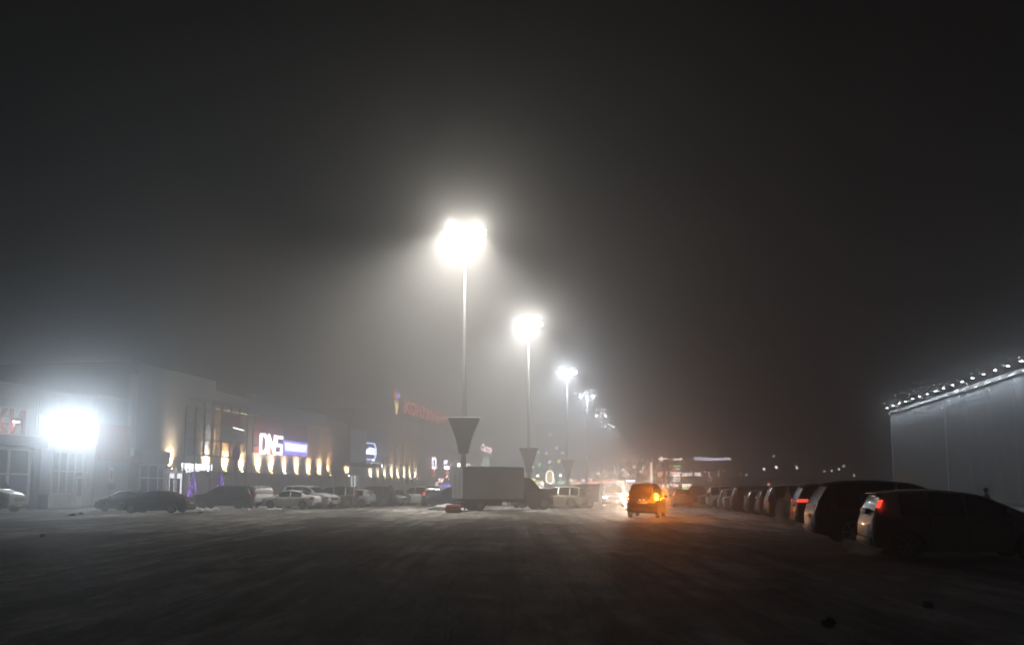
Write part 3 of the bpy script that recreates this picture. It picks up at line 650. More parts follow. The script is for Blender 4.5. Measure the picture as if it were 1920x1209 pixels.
    bm.free()
    me = out.pop('side'); b3 = bmesh.new(); b3.from_mesh(me); bpy.data.meshes.remove(me); seen = set(); islands = []
    for f in b3.faces:
        if f in seen: continue
        st, isl = [f], []; seen.add(f)
        while st:
            g = st.pop(); isl.append(g)
            for e in g.edges:
                for h2 in e.link_faces:
                    if h2 not in seen: seen.add(h2); st.append(h2)
        islands.append(isl)
    for k, isl in enumerate(islands):
        b2 = bmesh.new(); vm = {}
        for f in isl:
            for v in f.verts:
                if v not in vm: vm[v] = b2.verts.new(v.co)
            b2.faces.new([vm[v] for v in f.verts]).smooth = True
        me = bpy.data.meshes.new('pane'); b2.to_mesh(me); b2.free(); out['side%d' % k] = me
    b3.free()
    def cap(q, nm):
        bm = q.bm; bmesh.ops.recalc_face_normals(bm, faces=bm.faces)
        for v in bm.verts: v.co.x -= L / 2 if nm != 'wheel' else 0
        for f in bm.faces: f.smooth = True
        for e in bm.edges:
            if len(e.link_faces) != 2 or e.calc_face_angle(0) > R(35): e.smooth = False
        me = bpy.data.meshes.new(kind + '_' + nm); bm.to_mesh(me); bm.free(); out[nm] = me
    # tyre and rim, axis y, outer face at +y
    q = MB(); q.lathe([(wr - .12, -.10), (wr - .02, -.10), (wr, -.07), (wr, .07), (wr - .02, .10), (wr - .11, .095), (wr - .12, .06)], 'y', 28); cap(q, 'wheel')
    me = out.pop('wheel'); out['tyre'] = me
    q = MB(); q.lathe([(wr - .115, .0), (wr - .115, .085), (wr - .135, .09), (wr - .15, .03), (.05, .02)], 'y', 28); q.lathe([(.065, .02), (.06, .075), (.03, .085)], 'y', 12)
    for k in range(6):
        Mx = Matrix.Rotation(k * pi / 3, 4, 'Y'); q.box(.03, wr - .12, .035, .07, -.026, .026, bev=.008, M=Mx)
    cap(q, 'wheel'); out['rim'] = out.pop('wheel')
    tz0, tz1, tx = K['tail']; x0 = next(x / 100 for x in range(0, 100) if top(x / 100) > tz0)
    q = MB()
    sl = next((x / 100 for x in range(0, 100) if top(x / 100) > tz1 + .02), .1)
    inn = K.get('tw', .14); g0 = .30 * max(0, tz0 - K['belt'][1][1]); g1 = .30 * max(0, tz1 - K['belt'][1][1])
    def sec(xa, z, g, ln): return [(xa - .02, Wd * .90 - g - inn, z), (xa - .005, Wd * .93 - g, z), (xa + .06, Wd * .975 - g + .01, z), (xa + ln, Wd * .985 - g + .014, z), (xa + ln, Wd * .9 - g, z), (xa + .06, Wd * .9 - g - inn, z)]
    rs = []
    for k in range(5):
        f = k / 4; rs.append([q.bm.verts.new(p) for p in sec(x0 + (sl - x0) * f, tz0 + (tz1 - tz0) * f, g0 + (g1 - g0) * f, tx * (1 - .35 * f))])
    for a, b in zip(rs, rs[1:]):
        for i in range(6): q.bm.faces.new((a[i], a[(i + 1) % 6], b[(i + 1) % 6], b[i]))
    q.bm.faces.new(rs[0][::-1]); q.bm.faces.new(rs[-1])
    cap(q, 'tail')
    q = MB(); hz0, hz1 = K['head']
    q.box(L - .30, L - .085, Wd * .58, Wd * .90, hz0, hz1, bev=.04); q.box(L - .5, L - .24, Wd * .80, Wd * .962, hz0 + .03, hz1 + .0, bev=.03); cap(q, 'head')
    for nm in ('tail', 'head'):
        m2 = out[nm].copy()
        for v in m2.vertices: v.co.y *= -1
        m2.flip_normals(); out[nm + 'R'] = m2
    q = MB(); q.box(-.045, .16, -Wd * .80, Wd * .80, c + .12, c + .30, bev=.04); cap(q, 'bump')
    if kind != 'cab': q = MB(); q.box(-.015, .08, -.28, .28, K['tail'][0] - .15, K['tail'][0] - .03, bev=.005); cap(q, 'plateB')
    q = MB(); q.box(L - .015, L + .034, -.26, .26, c + .10, c + .21, bev=.005); cap(q, 'plateF')
    q = MB(); q.box(L - .06, L + .012, -Wd * .52, Wd * .52, hz0 - .10, hz1 - .05, bev=.02); [q.box(L + .008, L + .02, -Wd * .5, Wd * .5, z, z + .015) for z in (hz0 - .05, hz0, hz0 + .05)]; cap(q, 'grille')
    q = MB(); q.box(L - .16, L + .03, -Wd * .74, Wd * .74, c + .05, c + .26, bev=.05); cap(q, 'fbump')
    q = MB(); mx = K['side'][-1][1] - .1; mz = lerp_list(K['belt'], mx)
    q.box(mx, mx + .16, Wd * .97, Wd * .97 + .20, mz + .02, mz + .17, bev=.04); cap(q, 'mirror')
    m2 = out['mirror'].copy()
    for v in m2.vertices: v.co.y *= -1
    m2.flip_normals(); out['mirrorR'] = m2
    for j, sx in enumerate(K['side'][-2:]):
        z = lerp_list(K['belt'], sx[0]) - .10
        for s in (1, -1):
            q = MB(); q.box(sx[0] + .02, sx[0] + .22, *sorted((s * Wd * .985, s * (Wd + .025))), z, z + .035, bev=.008); cap(q, 'handle%d%d' % (j, s))
    for j, sx in enumerate(K['side']):
        for s in (1, -1):
            q = MB(); q.box(sx[1] + .03, sx[1] + .042, *sorted((s * Wd * .97, s * (Wd + .002))), c + .14, lerp_list(K['belt'], sx[1]) - .03); cap(q, 'seam%d%d' % (j, s))
    if kind in ('suv', 'bigsuv'):
        for s in (1, -1):
            q = MB()
            pts = [(x, s * (Wd * .955 - .30 * (top(x) - lerp_list(K['belt'], x)) - .10), top(x) + .045) for x in (.55, 1.1, 1.7, 2.3, 2.7)]
            for a, b in zip(pts, pts[1:]): q.tube(a, b, .02, n=6)
            q.tube((.55, pts[0][1], top(.55) - .02), pts[0], .02, n=6); q.tube((2.7, pts[-1][1], top(2.7) - .02), pts[-1], .02, n=6)
            cap(q, 'rails%d' % s)
    if kind not in ('sedan', 'deliveryvan', 'cab'):
        q = MB(); xr = next(x / 100 for x in range(0, 100) if top(x / 100) > max(p[1] for p in K['top']) - .13)
        zr = top(xr); q.box(xr - .10, xr + .14, -Wd * .60, Wd * .60, zr + .03, zr + .055, bev=.01); cap(q, 'spoiler')
    return out
CACHE = {}
M_GLASS = mat('tinted_glass', (.012, .014, .016), .12, coat=.3)
M_GLASSF = mat('frosted_glass', (.10, .11, .115), .35, noise=((.03, .032, .035), 3))
M_GLASSC = glow('lit_frosted_windscreen', (.35, .85, .9), .45)  # cyan glints on the windscreens, put into the glass as a glow
M_BLACK = mat('black_plastic', (.02, .02, .021), .6)
M_TYRE = mat('rubber', (.018, .018, .018), .85, noise=((.06, .06, .06), 9))
M_RIM = mat('alloy', (.35, .35, .36), .35, .7)
M_TAIL = mat('red_lens', (.22, .01, .01), .2, coat=.5); M_HEADL = mat('clear_lens', (.45, .46, .48), .12, .3, coat=.5)
M_TAIL_ON = glow('red_lens_lit', (1, .08, .05), 1.3); M_HEAD_ON = glow('headlamp_lit', (1, .93, .85), 14)
M_PLATE = mat('number_plate', (.5, .5, .5), .5)
M_CHROME = mat('chrome', (.6, .6, .62), .15, 1)
def paint(name, col, snow=0):
    n = 'paint_' + name
    if n in MATS: return MATS[n]
    m = mat(n, col, .38, .15, coat=.6 if max(col) > .1 else .2)
    N = m.node_tree.nodes; Lk = m.node_tree.links; b = N['Principled BSDF']; b.inputs['Coat Roughness'].default_value = .12
    # road dirt and rime: greyer towards the sills and on top
    tc = N.new('ShaderNodeTexCoord'); no = N.new('ShaderNodeTexNoise'); no.inputs['Scale'].default_value = 3.5; no.inputs['Detail'].default_value = 8
    sep = N.new('ShaderNodeSeparateXYZ'); Lk.new(tc.outputs['Object'], sep.inputs[0]); Lk.new(tc.outputs['Object'], no.inputs['Vector'])
    mr = N.new('ShaderNodeMapRange'); mr.inputs[1].default_value = .15; mr.inputs[2].default_value = .85; mr.inputs[3].default_value = .75 if max(col) > .1 else .25; mr.inputs[4].default_value = 0.0
    Lk.new(sep.outputs['Z'], mr.inputs[0])
    mu = N.new('ShaderNodeMath'); mu.operation = 'MULTIPLY'; Lk.new(mr.outputs[0], mu.inputs[0]); Lk.new(no.outputs[0], mu.inputs[1])
    mx = N.new('ShaderNodeMix'); mx.data_type = 'RGBA'; mx.inputs[6].default_value = (*col, 1); mx.inputs[7].default_value = (.12, .11, .10, 1)
    Lk.new(mu.outputs[0], mx.inputs[0]); out = mx.outputs[2]
    if snow:
        ge = N.new('ShaderNodeNewGeometry'); s2 = N.new('ShaderNodeSeparateXYZ'); Lk.new(ge.outputs['Normal'], s2.inputs[0])
        r2 = N.new('ShaderNodeMapRange'); r2.inputs[1].default_value = .75; r2.inputs[2].default_value = .97; r2.inputs[4].default_value = snow; Lk.new(s2.outputs['Z'], r2.inputs[0])
        m2 = N.new('ShaderNodeMix'); m2.data_type = 'RGBA'; Lk.new(r2.outputs[0], m2.inputs[0]); Lk.new(out, m2.inputs[6]); m2.inputs[7].default_value = (.6, .61, .63, 1); out = m2.outputs[2]
    Lk.new(out, b.inputs['Base Color'])
    rr = N.new('ShaderNodeMapRange'); rr.inputs[3].default_value = .28; rr.inputs[4].default_value = .62; Lk.new(no.outputs[0], rr.inputs[0]); Lk.new(rr.outputs[0], b.inputs['Roughness'])
    return m
def car(name, kind, m, pos, deg, label, cat='car', group=None, tail=False, head=False, glass=None, ws=None, rails=False, scale=1, bumper=None, small=False):
    if kind not in CACHE: CACHE[kind] = car_meshes(kind)
    C = CACHE[kind]; K = KINDS[kind]; L, Wd, wr = K['L'], K['W'] / 2, K['wr']
    t = root(name, pos, deg, label, cat, group); t.scale = (scale,) * 3
    def part(nm, key, mm, par=t, loc=(0, 0, 0), rot=(0, 0, 0)):
        me = C[key]
        if not me.materials: me.materials.append(mm)
        o = bpy.data.objects.new(nm, me); COL.objects.link(o); o.parent = par; o.location = loc; o.rotation_euler = rot
        o.material_slots[0].link = 'OBJECT'; o.material_slots[0].material = mm; return o
    g = glass or M_GLASS
    b = part('body', 'body', m); part('underbody', 'under', M_BLACK)
    for k in [k for k in C if k.startswith('side')]: part('side_window', k, g)
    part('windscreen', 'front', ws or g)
    if kind not in ('deliveryvan', 'cab'): part('rear_window', 'rear', g)
    for ax in K['ax']:
        for s in (1, -1):
            w = part('wheel', 'tyre', M_TYRE, loc=(ax - L / 2, s * (Wd - .115), wr), rot=(0, 0, 0 if s > 0 else pi))
            part('rim', 'rim', M_RIM, w)
    for k in ('tail', 'tailR') if kind != 'cab' else (): part('tail_light', k, M_TAIL_ON if tail is True or (tail == 'R' and k == 'tailR') else M_TAIL)
    for k in ('head', 'headR'): part('headlight', k, M_HEAD_ON if head else M_HEADL)
    if kind != 'cab': part('bumper', 'bump', bumper or M_BLACK)
    part('bumper', 'fbump', bumper or M_BLACK); part('number_plate', 'plateF', M_PLATE); 'plateB' in C and part('number_plate', 'plateB', M_PLATE); part('grille', 'grille', M_BLACK)
    part('mirror', 'mirror', m); part('mirror', 'mirrorR', m)
    for k in [k for k in C if k.startswith('handle')]: part('door_handle', k, M_CHROME)
    for k in [k for k in C if k.startswith('seam')]: part('door_seam', k, M_BLACK)
    if 'rails1' in C and rails: part('roof_rail', 'rails1', M_CHROME); part('roof_rail', 'rails-1', M_CHROME)
    if 'spoiler' in C: part('spoiler', 'spoiler', m)
    return t
def on_ground(kind, px, py, deg, lx, ly, scale=1):
    """root position so that the car's local ground point (lx, ly) stands at the ground seen at px, py"""
    p = gnd(px, py); a = R(deg); c, s = cos(a), sin(a)
    return (p.x - scale * (lx * c - ly * s), p.y - scale * (lx * s + ly * c), 0)
P_BLACK = paint('black', (.012, .012, .014)); P_DARK = paint('dark_grey', (.035, .037, .042)); P_DGREEN = paint('dark_teal', (.02, .035, .038))
P_SILVER = paint('silver', (.36, .38, .41), .6); P_WHITE = paint('white', (.62, .63, .64), .7); P_BEIGE = paint('champagne', (.34, .31, .25), .5); P_TAUPE = paint('taupe', (.32, .30, .24))
P_RED = paint('dark_red', (.10, .01, .012)); P_GREY = paint('grey', (.16, .17, .18), .5); P_BLUE = paint('dark_blue', (.03, .045, .09), .3); P_GREYF = paint('rimed_grey', (.17, .18, .185), .8)
ER = -math.degrees(ALPHA)             # heading across the aisle, nose to the right
# the row on the right, tails to the aisle
K = KINDS['mpv']; car('parked_car', 'mpv', P_TAUPE, on_ground('mpv', 1703, 1050, ER, K['ax'][0] - K['L'] / 2, -.80), ER, 'taupe compact minivan nearest the camera at the right edge, its high tail light glowing red', 'minivan', 'cars parked along the right side of the aisle', tail='R')
G_R = 'cars parked along the right side of the aisle'
K = KINDS['bigsuv']; car('parked_car', 'bigsuv', P_BLACK, on_ground('bigsuv', 1600, 1024, ER, K['ax'][0] - K['L'] / 2, -.9), ER, 'large black SUV with roof spoiler, standing between the taupe minivan and the dark red SUV', 'SUV', G_R)
K = KINDS['redsuv']; car('parked_car', 'redsuv', P_RED, on_ground('redsuv', 1545, 996, ER, K['ax'][0] - K['L'] / 2, -.9), ER, 'dark red SUV with slanted red tail lights lit, exhaust steam beside it', 'SUV', G_R, tail=True)
row = [('suv', P_GREY, 1476, 975, 'grey SUV with a rimed pale tailgate, just beyond the steaming dark red SUV'), ('mpv', P_DARK, 1447, 969, 'dark grey hatchback with upright tailgate, right after the rimed grey SUV'), ('hatch', P_DGREEN, 1423, 965, 'dark teal hatchback in the middle of the right row'),
       ('suv', P_DARK, 1401, 961.5, 'dark crossover in the right row, before the silver cars'), ('sedan', P_SILVER, 1384, 958.5, 'silver sedan with low boot in the right row'), ('mpv', P_SILVER, 1366, 956, 'silver hatchback with tall tailgate in the right row'),
       ('suv', P_WHITE, 1348, 953, 'white SUV second from the far end of the right row'), ('sedan', P_GREYF, 1334, 951, 'rimed grey sedan at the far end of the right row')]
for kd, pm, px, py, lab in row:
    K = KINDS[kd]; car('parked_car', kd, pm, on_ground(kd, px, py, ER, K['ax'][0] - K['L'] / 2, -.85), ER + random.uniform(-2, 2), lab, 'SUV' if kd == 'suv' else 'car', G_R)
# moving cars in the middle
VAN = car('minivan', 'van', P_BLACK, on_ground('van', 1204, 971, 74, -2.3, 0), 74, 'black passenger van driving away in the middle, right indicator flashing orange', 'van', tail=False)
VAN.children
ONC = car('oncoming_car', 'suv', P_WHITE, on_ground('suv', 1151, 951, 270 - 5, 2.3, 0), 270 - 5, 'white car with headlights on, coming towards the camera beside the black van', 'car', head=True)
ONC2 = car('oncoming_car', 'sedan', P_GREY, on_ground('sedan', 1196, 958, 270 - 9, 2.2, 0), 270 - 9, 'unseen grey sedan added right behind the black van, its headlights lighting the snow', 'car', head=True)  # unseen sedan, added as source of the warm light and van shadow
car('departing_car', 'hatch', P_DARK, on_ground('hatch', 1281, 951, 90 - 8, -2.0, 0), 90 - 8, 'small dark red-tailed car driving away, right of the orange-lit van', 'car', tail=True)
car('departing_car', 'suv', P_BLACK, on_ground('suv', 1308, 946, 90 - 9, -2.3, 0), 90 - 9, 'black unlit SUV just beyond the small car with red tail lights', 'SUV')
# the rows before the mall
G_L = 'cars parked in front of the mall'
EL = 180 + ER
left = [
 ('parked_van', 'deliveryvan', P_BEIGE, 5, 960, -6, 1.55, 1, 'beige bonneted van cut off by the left edge', 'van', {}),
 ('parked_car', 'sedan', P_DGREEN, 226, 958.5, EL - 4, 0, 1, 'dark teal sedan with cyan glint painted into its windscreen, nearer the shop of the two leftmost sedans', 'car', dict(ws=M_GLASSC)),
 ('parked_car', 'sedan', P_BLACK, 283, 962, EL + 6, 0, 1, 'black sedan with cyan glint painted into its windscreen, in front of the dark teal sedan', 'car', dict(ws=M_GLASSC)),
 ('parked_car', 'bigsuv', P_BLACK, 412, 953.5, EL + 6, 0, 1, 'black crossover below the first wall lamps, nose to the left', 'SUV', {}),
 ('parked_car', 'suv', P_WHITE, 492, 953, 128, -1.9, 1, 'white SUV with frosted rear window and red tail lights, beside the black crossover', 'SUV', dict(glass=M_GLASSF)),
 ('parked_car', 'sedan', P_WHITE, 531, 953.5, EL, 0.25, 1, 'small white sedan with boot towards the silver SUV', 'car', dict(glass=M_GLASS)),
 ('parked_car', 'bigsuv', P_SILVER, 567, 952, -24, -.1, 1, 'large silver off-roader with roof rails, nose to the right', 'SUV', dict(rails=True)),
 ('parked_car', 'suv', P_DARK, 627, 951, EL + 30, -.4, 1, 'dark SUV right behind the nose of the silver off-roader', 'SUV', {}),
 ('parked_car', 'hatch', P_SILVER, 650, 950, EL - 4, 0, 1, 'pale silver hatchback with exhaust steam at its side', 'car', {}),
 ('parked_car', 'suv', P_DARK, 690, 948.5, EL + 10, 0, 1, 'dark grey crossover between the steaming hatchback and a walking person', 'car', {}),
 ('parked_car', 'sedan', P_GREY, 712, 947.5, ER - 12, 0, 1, 'grey sedan just left of the standing person', 'car', {}),
 ('parked_car', 'sedan', P_DARK, 745, 947, ER + 8, 0, 1, 'dark sedan just right of the standing person', 'car', {}),
 ('parked_car', 'suv', P_WHITE, 772, 947, EL - 14, 0, 1, 'white estate car with dark rear window, left of the car with glowing tail lights', 'car', {}),
 ('parked_car', 'suv', P_BLACK, 811, 948, 98, -2.0, 1, 'black car showing two glowing red tail lights, behind the box truck', 'car', dict(tail=True)),
 ('parked_car', 'suv', P_BLUE, 842, 950, EL - 12, 0, 1, 'dark blue SUV half hidden by the rear of the box truck', 'SUV', {}),
 ('parked_car', 'sedan', P_DARK, 668, 945.5, EL, 0, .95, 'dark sedan in the second row, behind the silver hatchback', 'car', {}),
 ('parked_car', 'suv', P_GREYF, 1008, 952, 200, 0, .9, 'pale SUV mostly hidden behind the cab of the box truck', 'SUV', {}),
 ('parked_car', 'suv', P_BEIGE, 1042, 953, EL - 8, -.1, .97, 'champagne SUV with tail to the right, between truck and grey van', 'SUV', dict(rails=False)),
]
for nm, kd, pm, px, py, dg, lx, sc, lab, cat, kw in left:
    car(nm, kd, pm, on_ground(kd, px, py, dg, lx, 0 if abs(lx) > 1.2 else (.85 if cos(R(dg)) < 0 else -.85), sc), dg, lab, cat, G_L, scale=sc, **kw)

# lit lamps of the moving cars
def car_lamp(par, loc, power, col, aim=None, spot=None, r=.06):
    return lamp_light('lamp_glow', par, loc, power, col, r, 'SPOT' if spot else 'POINT', spot, aim)
Kv = KINDS['van']; q = MB(); q.box(-Kv['L'] / 2 - .03, -Kv['L'] / 2 + .09, -.84, -.70, 1.02, 1.14, bev=.01); q.box(-Kv['L'] / 2 - .03, -Kv['L'] / 2 + .09, -.84, -.70, 1.22, 1.30, bev=.01)
q.build('indicator', glow('indicator_lit', (1, .42, .03), 30), VAN)
q = MB(); q.box(-Kv['L'] / 2 - .03, -Kv['L'] / 2 + .09, .70, .83, .98, 1.08, bev=.01); q.box(-Kv['L'] / 2 - .03, -Kv['L'] / 2 + .09, .70, .83, 1.20, 1.30, bev=.01); q.build('tail_lamp', glow('tail_lit_strong', (1, .22, .10), 8), VAN)
q = MB(); q.box(-Kv['L'] / 2 - .05, -Kv['L'] / 2 + .0, -.16, -.05, .96, .99); q.box(-Kv['L'] / 2 - .05, -Kv['L'] / 2 + .0, .05, .16, .96, .99); q.build('plate_lamp', glow('plate_lamp_lit', (1, .7, .5), 3), VAN)
car_lamp(VAN, (-Kv['L'] / 2 - .22, -.78, 1.08), 230, (1, .24, .012))
car_lamp(VAN, (-Kv['L'] / 2 + .25, -1.06, 1.08), 230, (1, .24, .012))
car_lamp(VAN, (-Kv['L'] / 2 - .3, .76, 1.02), 3, (1, .12, .06))
for s in (.62, -.62):
    car_lamp(ONC, (2.45, s, .86), 45, (1, .93, .85), (1, 0, -.05), 70)
    car_lamp(ONC2, (2.35, s, .74), 2000, (1, .74, .52), (1, -.24, -.07), 54)  # warm headlights of the added, unseen sedan
# ---------------------------------------------------------------- box truck
TH = 24; KT = KINDS['cab']
M_TBOX = mat('truck_box_side', (.46, .46, .45), .5, noise=((.36, .36, .35), .8)); M_TREAR = mat('truck_rear_doors', (.46, .48, .52), .45, noise=((.36, .38, .41), 1.5))
_a = R(TH); tp = gnd(868, 957.5)      # ground below the near rear corner of the box
BL, BW = 4.75, 2.25                   # box length and width
# cab root local origin is the middle of the cab; the box runs behind it
lx0 = -KT['L'] / 2 - .12 - BL; tx0 = (tp.x - (lx0 * cos(_a) + BW / 2 * sin(_a)), tp.y - (lx0 * sin(_a) - BW / 2 * cos(_a)), 0)
truck = car('box_truck', 'cab', P_BLACK, tx0, TH, 'pale box truck with dark cab, parked before the nearest lamp mast', 'truck')
bx1 = -KT['L'] / 2 - .12; bx0 = bx1 - BL; zb0, zb1 = .86, 3.10
bo = boxpart('cargo_box', M_TBOX, truck, bx0 + .05, bx1, -BW / 2, BW / 2, zb0, zb1, bev=.02)
for k in (0, 1):
    dr = boxpart('rear_door', M_TREAR, truck, bx0 - .02, bx0 + .047, (-BW / 2 + .02, .01)[k], (-.01, BW / 2 - .02)[k], zb0 + .03, zb1 - .06, bev=.008)
    q = MB(); yk = (-.45, .45)[k]; q.tube((bx0 - .05, yk, zb0 + .05), (bx0 - .05, yk, zb1 - .1), .022, n=6); q.box(bx0 - .07, bx0 - .02, yk - .12, yk + .02, 1.5, 1.54); q.build('lock_bar', M_CHROME, dr)
q = MB()
for y in (-BW / 2, BW / 2): 
    for z in (zb0, zb1): q.box(bx0, bx1, y - .025, y + .025, z - .04, z + .04)
for y in (-BW / 2, BW / 2):
    for x in (bx0 + .02, bx1): q.box(x - .03, x + .03, y - .03, y + .03, zb0, zb1)
q.box(bx0 - .03, bx0 + .04, -BW / 2, BW / 2, zb1 - .055, zb1 + .04); q.build('box_edging', mat('alu_edging', (.4, .41, .42), .4, .6), truck)
q = MB(); q.box(bx0 + .1, bx1 + 1.2, -.42, -.30, .58, .84); q.box(bx0 + .1, bx1 + 1.2, .30, .42, .58, .84); q.box(bx0 + .05, bx0 + .15, -1.0, 1.0, .42, .56); q.box(bx0 + 1.9, bx0 + 3.1, -1.0, -.46, .35, .80, bev=.03); q.box(bx0 + 1.9, bx0 + 2.6, .46, 1.0, .35, .80, bev=.03); q.build('chassis', M_BLACK, truck)
for s in (1, -1):
    for dy in (.12, .36):
        w = bpy.data.objects.new('wheel', CACHE['cab']['tyre']); COL.objects.link(w); w.parent = truck; w.location = (bx0 + 1.35, s * (1.06 - dy), .40); w.rotation_euler = (0, 0, 0 if s > 0 else pi)
        r_ = bpy.data.objects.new('rim', CACHE['cab']['rim']); COL.objects.link(r_); r_.parent = w
for k, s in enumerate((1, -1)):
    boxpart('tail_light', M_TAIL, truck, bx0 - .0, bx0 + .045, *sorted((s * .72, s * 1.0)), .60, .72)
q = MB(); q.box(bx0 + .3, bx0 + .304, -.9, -.5, .1, .5); q.build('mudflap', M_BLACK, truck)

# ---------------------------------------------------------------- small things at the truck
p = gnd(861, 957); t = root('advert_board', (p.x, p.y, 0), 0, 'low dark board with pale lettering standing in the snow by the truck rear', 'sign board')
boxpart('panel', mat('board_grey', (.16, .18, .22), .6), t, -.28, .50, -.03, .03, .20, .78); q = MB(); q.box(-.26, -.22, -.02, .02, 0, .95); q.box(.42, .46, -.02, .02, 0, .2); q.build('legs', M_STEEL, t)
q = MB(); [q.box(-.20 + k * .22, -.06 + k * .22, -.04, -.031, .58, .68) for k in range(3)]; q.build('pale_marks', M_FRAME, t)
p = gnd(850, 959); t = root('plastic_barrier', (p.x, p.y, 0), 8, 'toppled red plastic road barrier lying before the truck rear', 'barrier')
q = MB(); Mx = Matrix.Rotation(R(62), 4, 'X')
q.box(-.55, .55, -.22, .22, 0, .16, bev=.04, M=Matrix.Translation((0, 0, .12)) @ Mx); q.box(-.50, .50, -.13, .13, .14, .62, bev=.05, M=Matrix.Translation((0, 0, .12)) @ Mx)
q.build('body', mat('barrier_red', (.42, .035, .02), .45, noise=((.3, .03, .02), 3)), t)
q = MB(); q.box(-.3, .3, -.131, -.128, .3, .45, M=Matrix.Translation((0, 0, .12)) @ Mx); q.build('white_stripe', M_FRAME, t)
M_SNOW = mat('clean_snow', (.62, .63, .66), .8, noise=((.48, .49, .52), 3), bump=.4)
from mathutils import noise as mnoise
def snow_heap(px, py, w, d, h, label, seed, m=M_SNOW, grp='small heaps of ploughed snow'):
    p = gnd(px, py); bm = bmesh.new(); bmesh.ops.create_icosphere(bm, subdivisions=4 if w > 1 else 3, radius=1)
    for v in bm.verts:
        n = mnoise.noise(v.co * 1.7 + Vector((seed * 3.1, 0, 0))) * .45 + mnoise.noise(v.co * 4.5 + Vector((0, seed * 2.3, 0))) * .22
        c = v.co * (1 + n); v.co = Vector((c.x * w / 2, c.y * d / 2, max(-.03, c.z * h)))
    for f in bm.faces: f.smooth = True
    me = bpy.data.meshes.new('snow_heap'); bm.to_mesh(me); bm.free(); me.materials.append(m)
    o = bpy.data.objects.new('snow_heap', me); COL.objects.link(o); o.location = (p.x, p.y, 0); tag(o, label, 'snow heap', grp)
snow_heap(832, 956.5, 2.4, 1.2, .40, 'bright white snow heap beside the toppled red barrier', 1)
snow_heap(880, 955, 2.2, 1.0, .22, 'flat bright snow patch under the truck behind the board', 2)
snow_heap(353, 955, 1.9, 1.0, .30, 'white snow heap between the black sedan and the black crossover', 3)
snow_heap(375, 956, .55, .5, .16, 'small snow lump below the front wheel of the black crossover', 4)
snow_heap(403, 956, .65, .5, .18, 'small snow lump below the middle of the black crossover', 5)
snow_heap(389, 955, .35, .3, .10, 'tiny snow lump between two larger ones by the black crossover', 6)
snow_heap(464, 955.5, .5, .4, .12, 'small snow lump at the tail of the black crossover', 7)
snow_heap(513, 955.5, 1.1, .8, .14, 'low snow patch in front of the small white sedan', 8)
snow_heap(105, 951, 8.0, 1.8, .16, 'long bright snow ridge along the foot of the shop porch', 9)
M_CLOD = mat('dirty_snow_clod', (.07, .066, .06), .9, noise=((.03, .028, .026), 4), bump=.4); GC = 'dark frozen clods scattered on the snow'
for i, (px, py, w, lab) in enumerate(((1555, 1168, .15, 'dark frozen clod near the bottom right of the snow'), (1740, 1135, .14, 'small dark clod in front of the taupe minivan'),
      (135, 966, .35, 'dark clod on the snow below the notice board'), (152, 963, .3, 'smaller dark clod beside the one below the notice board'), (80, 1004, .16, 'lone dark clod at the lower left'), (376, 961, .3, 'dark clod before the black crossover'))):
    snow_heap(px, py, w, w * .8, w * .45, lab, 20 + i, M_CLOD, GC)

# ---------------------------------------------------------------- lettered trailer beyond the champagne SUV
p = gnd(1092, 951.5); t = root('box_trailer', (p.x, p.y, 0), 4, 'dark blue trailer with slanted pale lettering, between the champagne SUV and the oncoming car', 'trailer')
q = MB(); L2 = 1.15
V_ = [(-L2 - .2, .5), (L2, .5), (L2 + .15, 1.95), (-L2 + .75, 1.95), (-L2 - .35, 1.25)]
for y in (-.95, .95): q.bm.faces.new([q.bm.verts.new((x, y, z)) for x, z in V_])
q.bm.verts.ensure_lookup_table(); n_ = len(V_)
for i in range(n_): q.bm.faces.new((q.bm.verts[i], q.bm.verts[(i + 1) % n_], q.bm.verts[n_ + (i + 1) % n_], q.bm.verts[n_ + i]))
q.build('body', mat('trailer_blue', (.05, .07, .13), .5, noise=((.035, .05, .09), 1.5)), t, smooth=0)
q = MB(); rgl = random.Random(3)
for row_, (x0_, z0_, n2) in enumerate(((-1.0, 1.05, 9), (-.75, .82, 8))):
    for i in range(n2):
        Mx = Matrix.Translation((x0_ + i * .2, -.965, z0_ + i * .058)) @ Matrix.Rotation(R(-16), 4, 'Y'); h = .22 if row_ == 0 else .12
        q.box(0, .035, -.005, .005, 0, h, M=Mx); k = rgl.random()
        if k > .3: q.box(0, .13, -.006, .004, h - .04, h, M=Mx)
        if k < .6: q.box(0, .12, -.004, .006, 0, .035, M=Mx)
        if k > .5: q.box(.10, .13, -.007, .003, 0, h, M=Mx)
q.build('slanted_lettering', M_FRAME, t, smooth=0)
for x in (-.35, .45):
    for s in (1, -1):
        w = bpy.data.objects.new('wheel', CACHE['sedan']['tyre']); COL.objects.link(w); w.parent = t; w.location = (x, s * .98, .32); w.rotation_euler = (0, 0, 0 if s > 0 else pi)
        r_ = bpy.data.objects.new('rim', CACHE['sedan']['rim']); COL.objects.link(r_); r_.parent = w; r_.data.materials or r_.data.materials.append(M_RIM)
boxpart('drawbar', M_STEEL, t, -2.3, -1.35, -.05, .05, .45, .55)

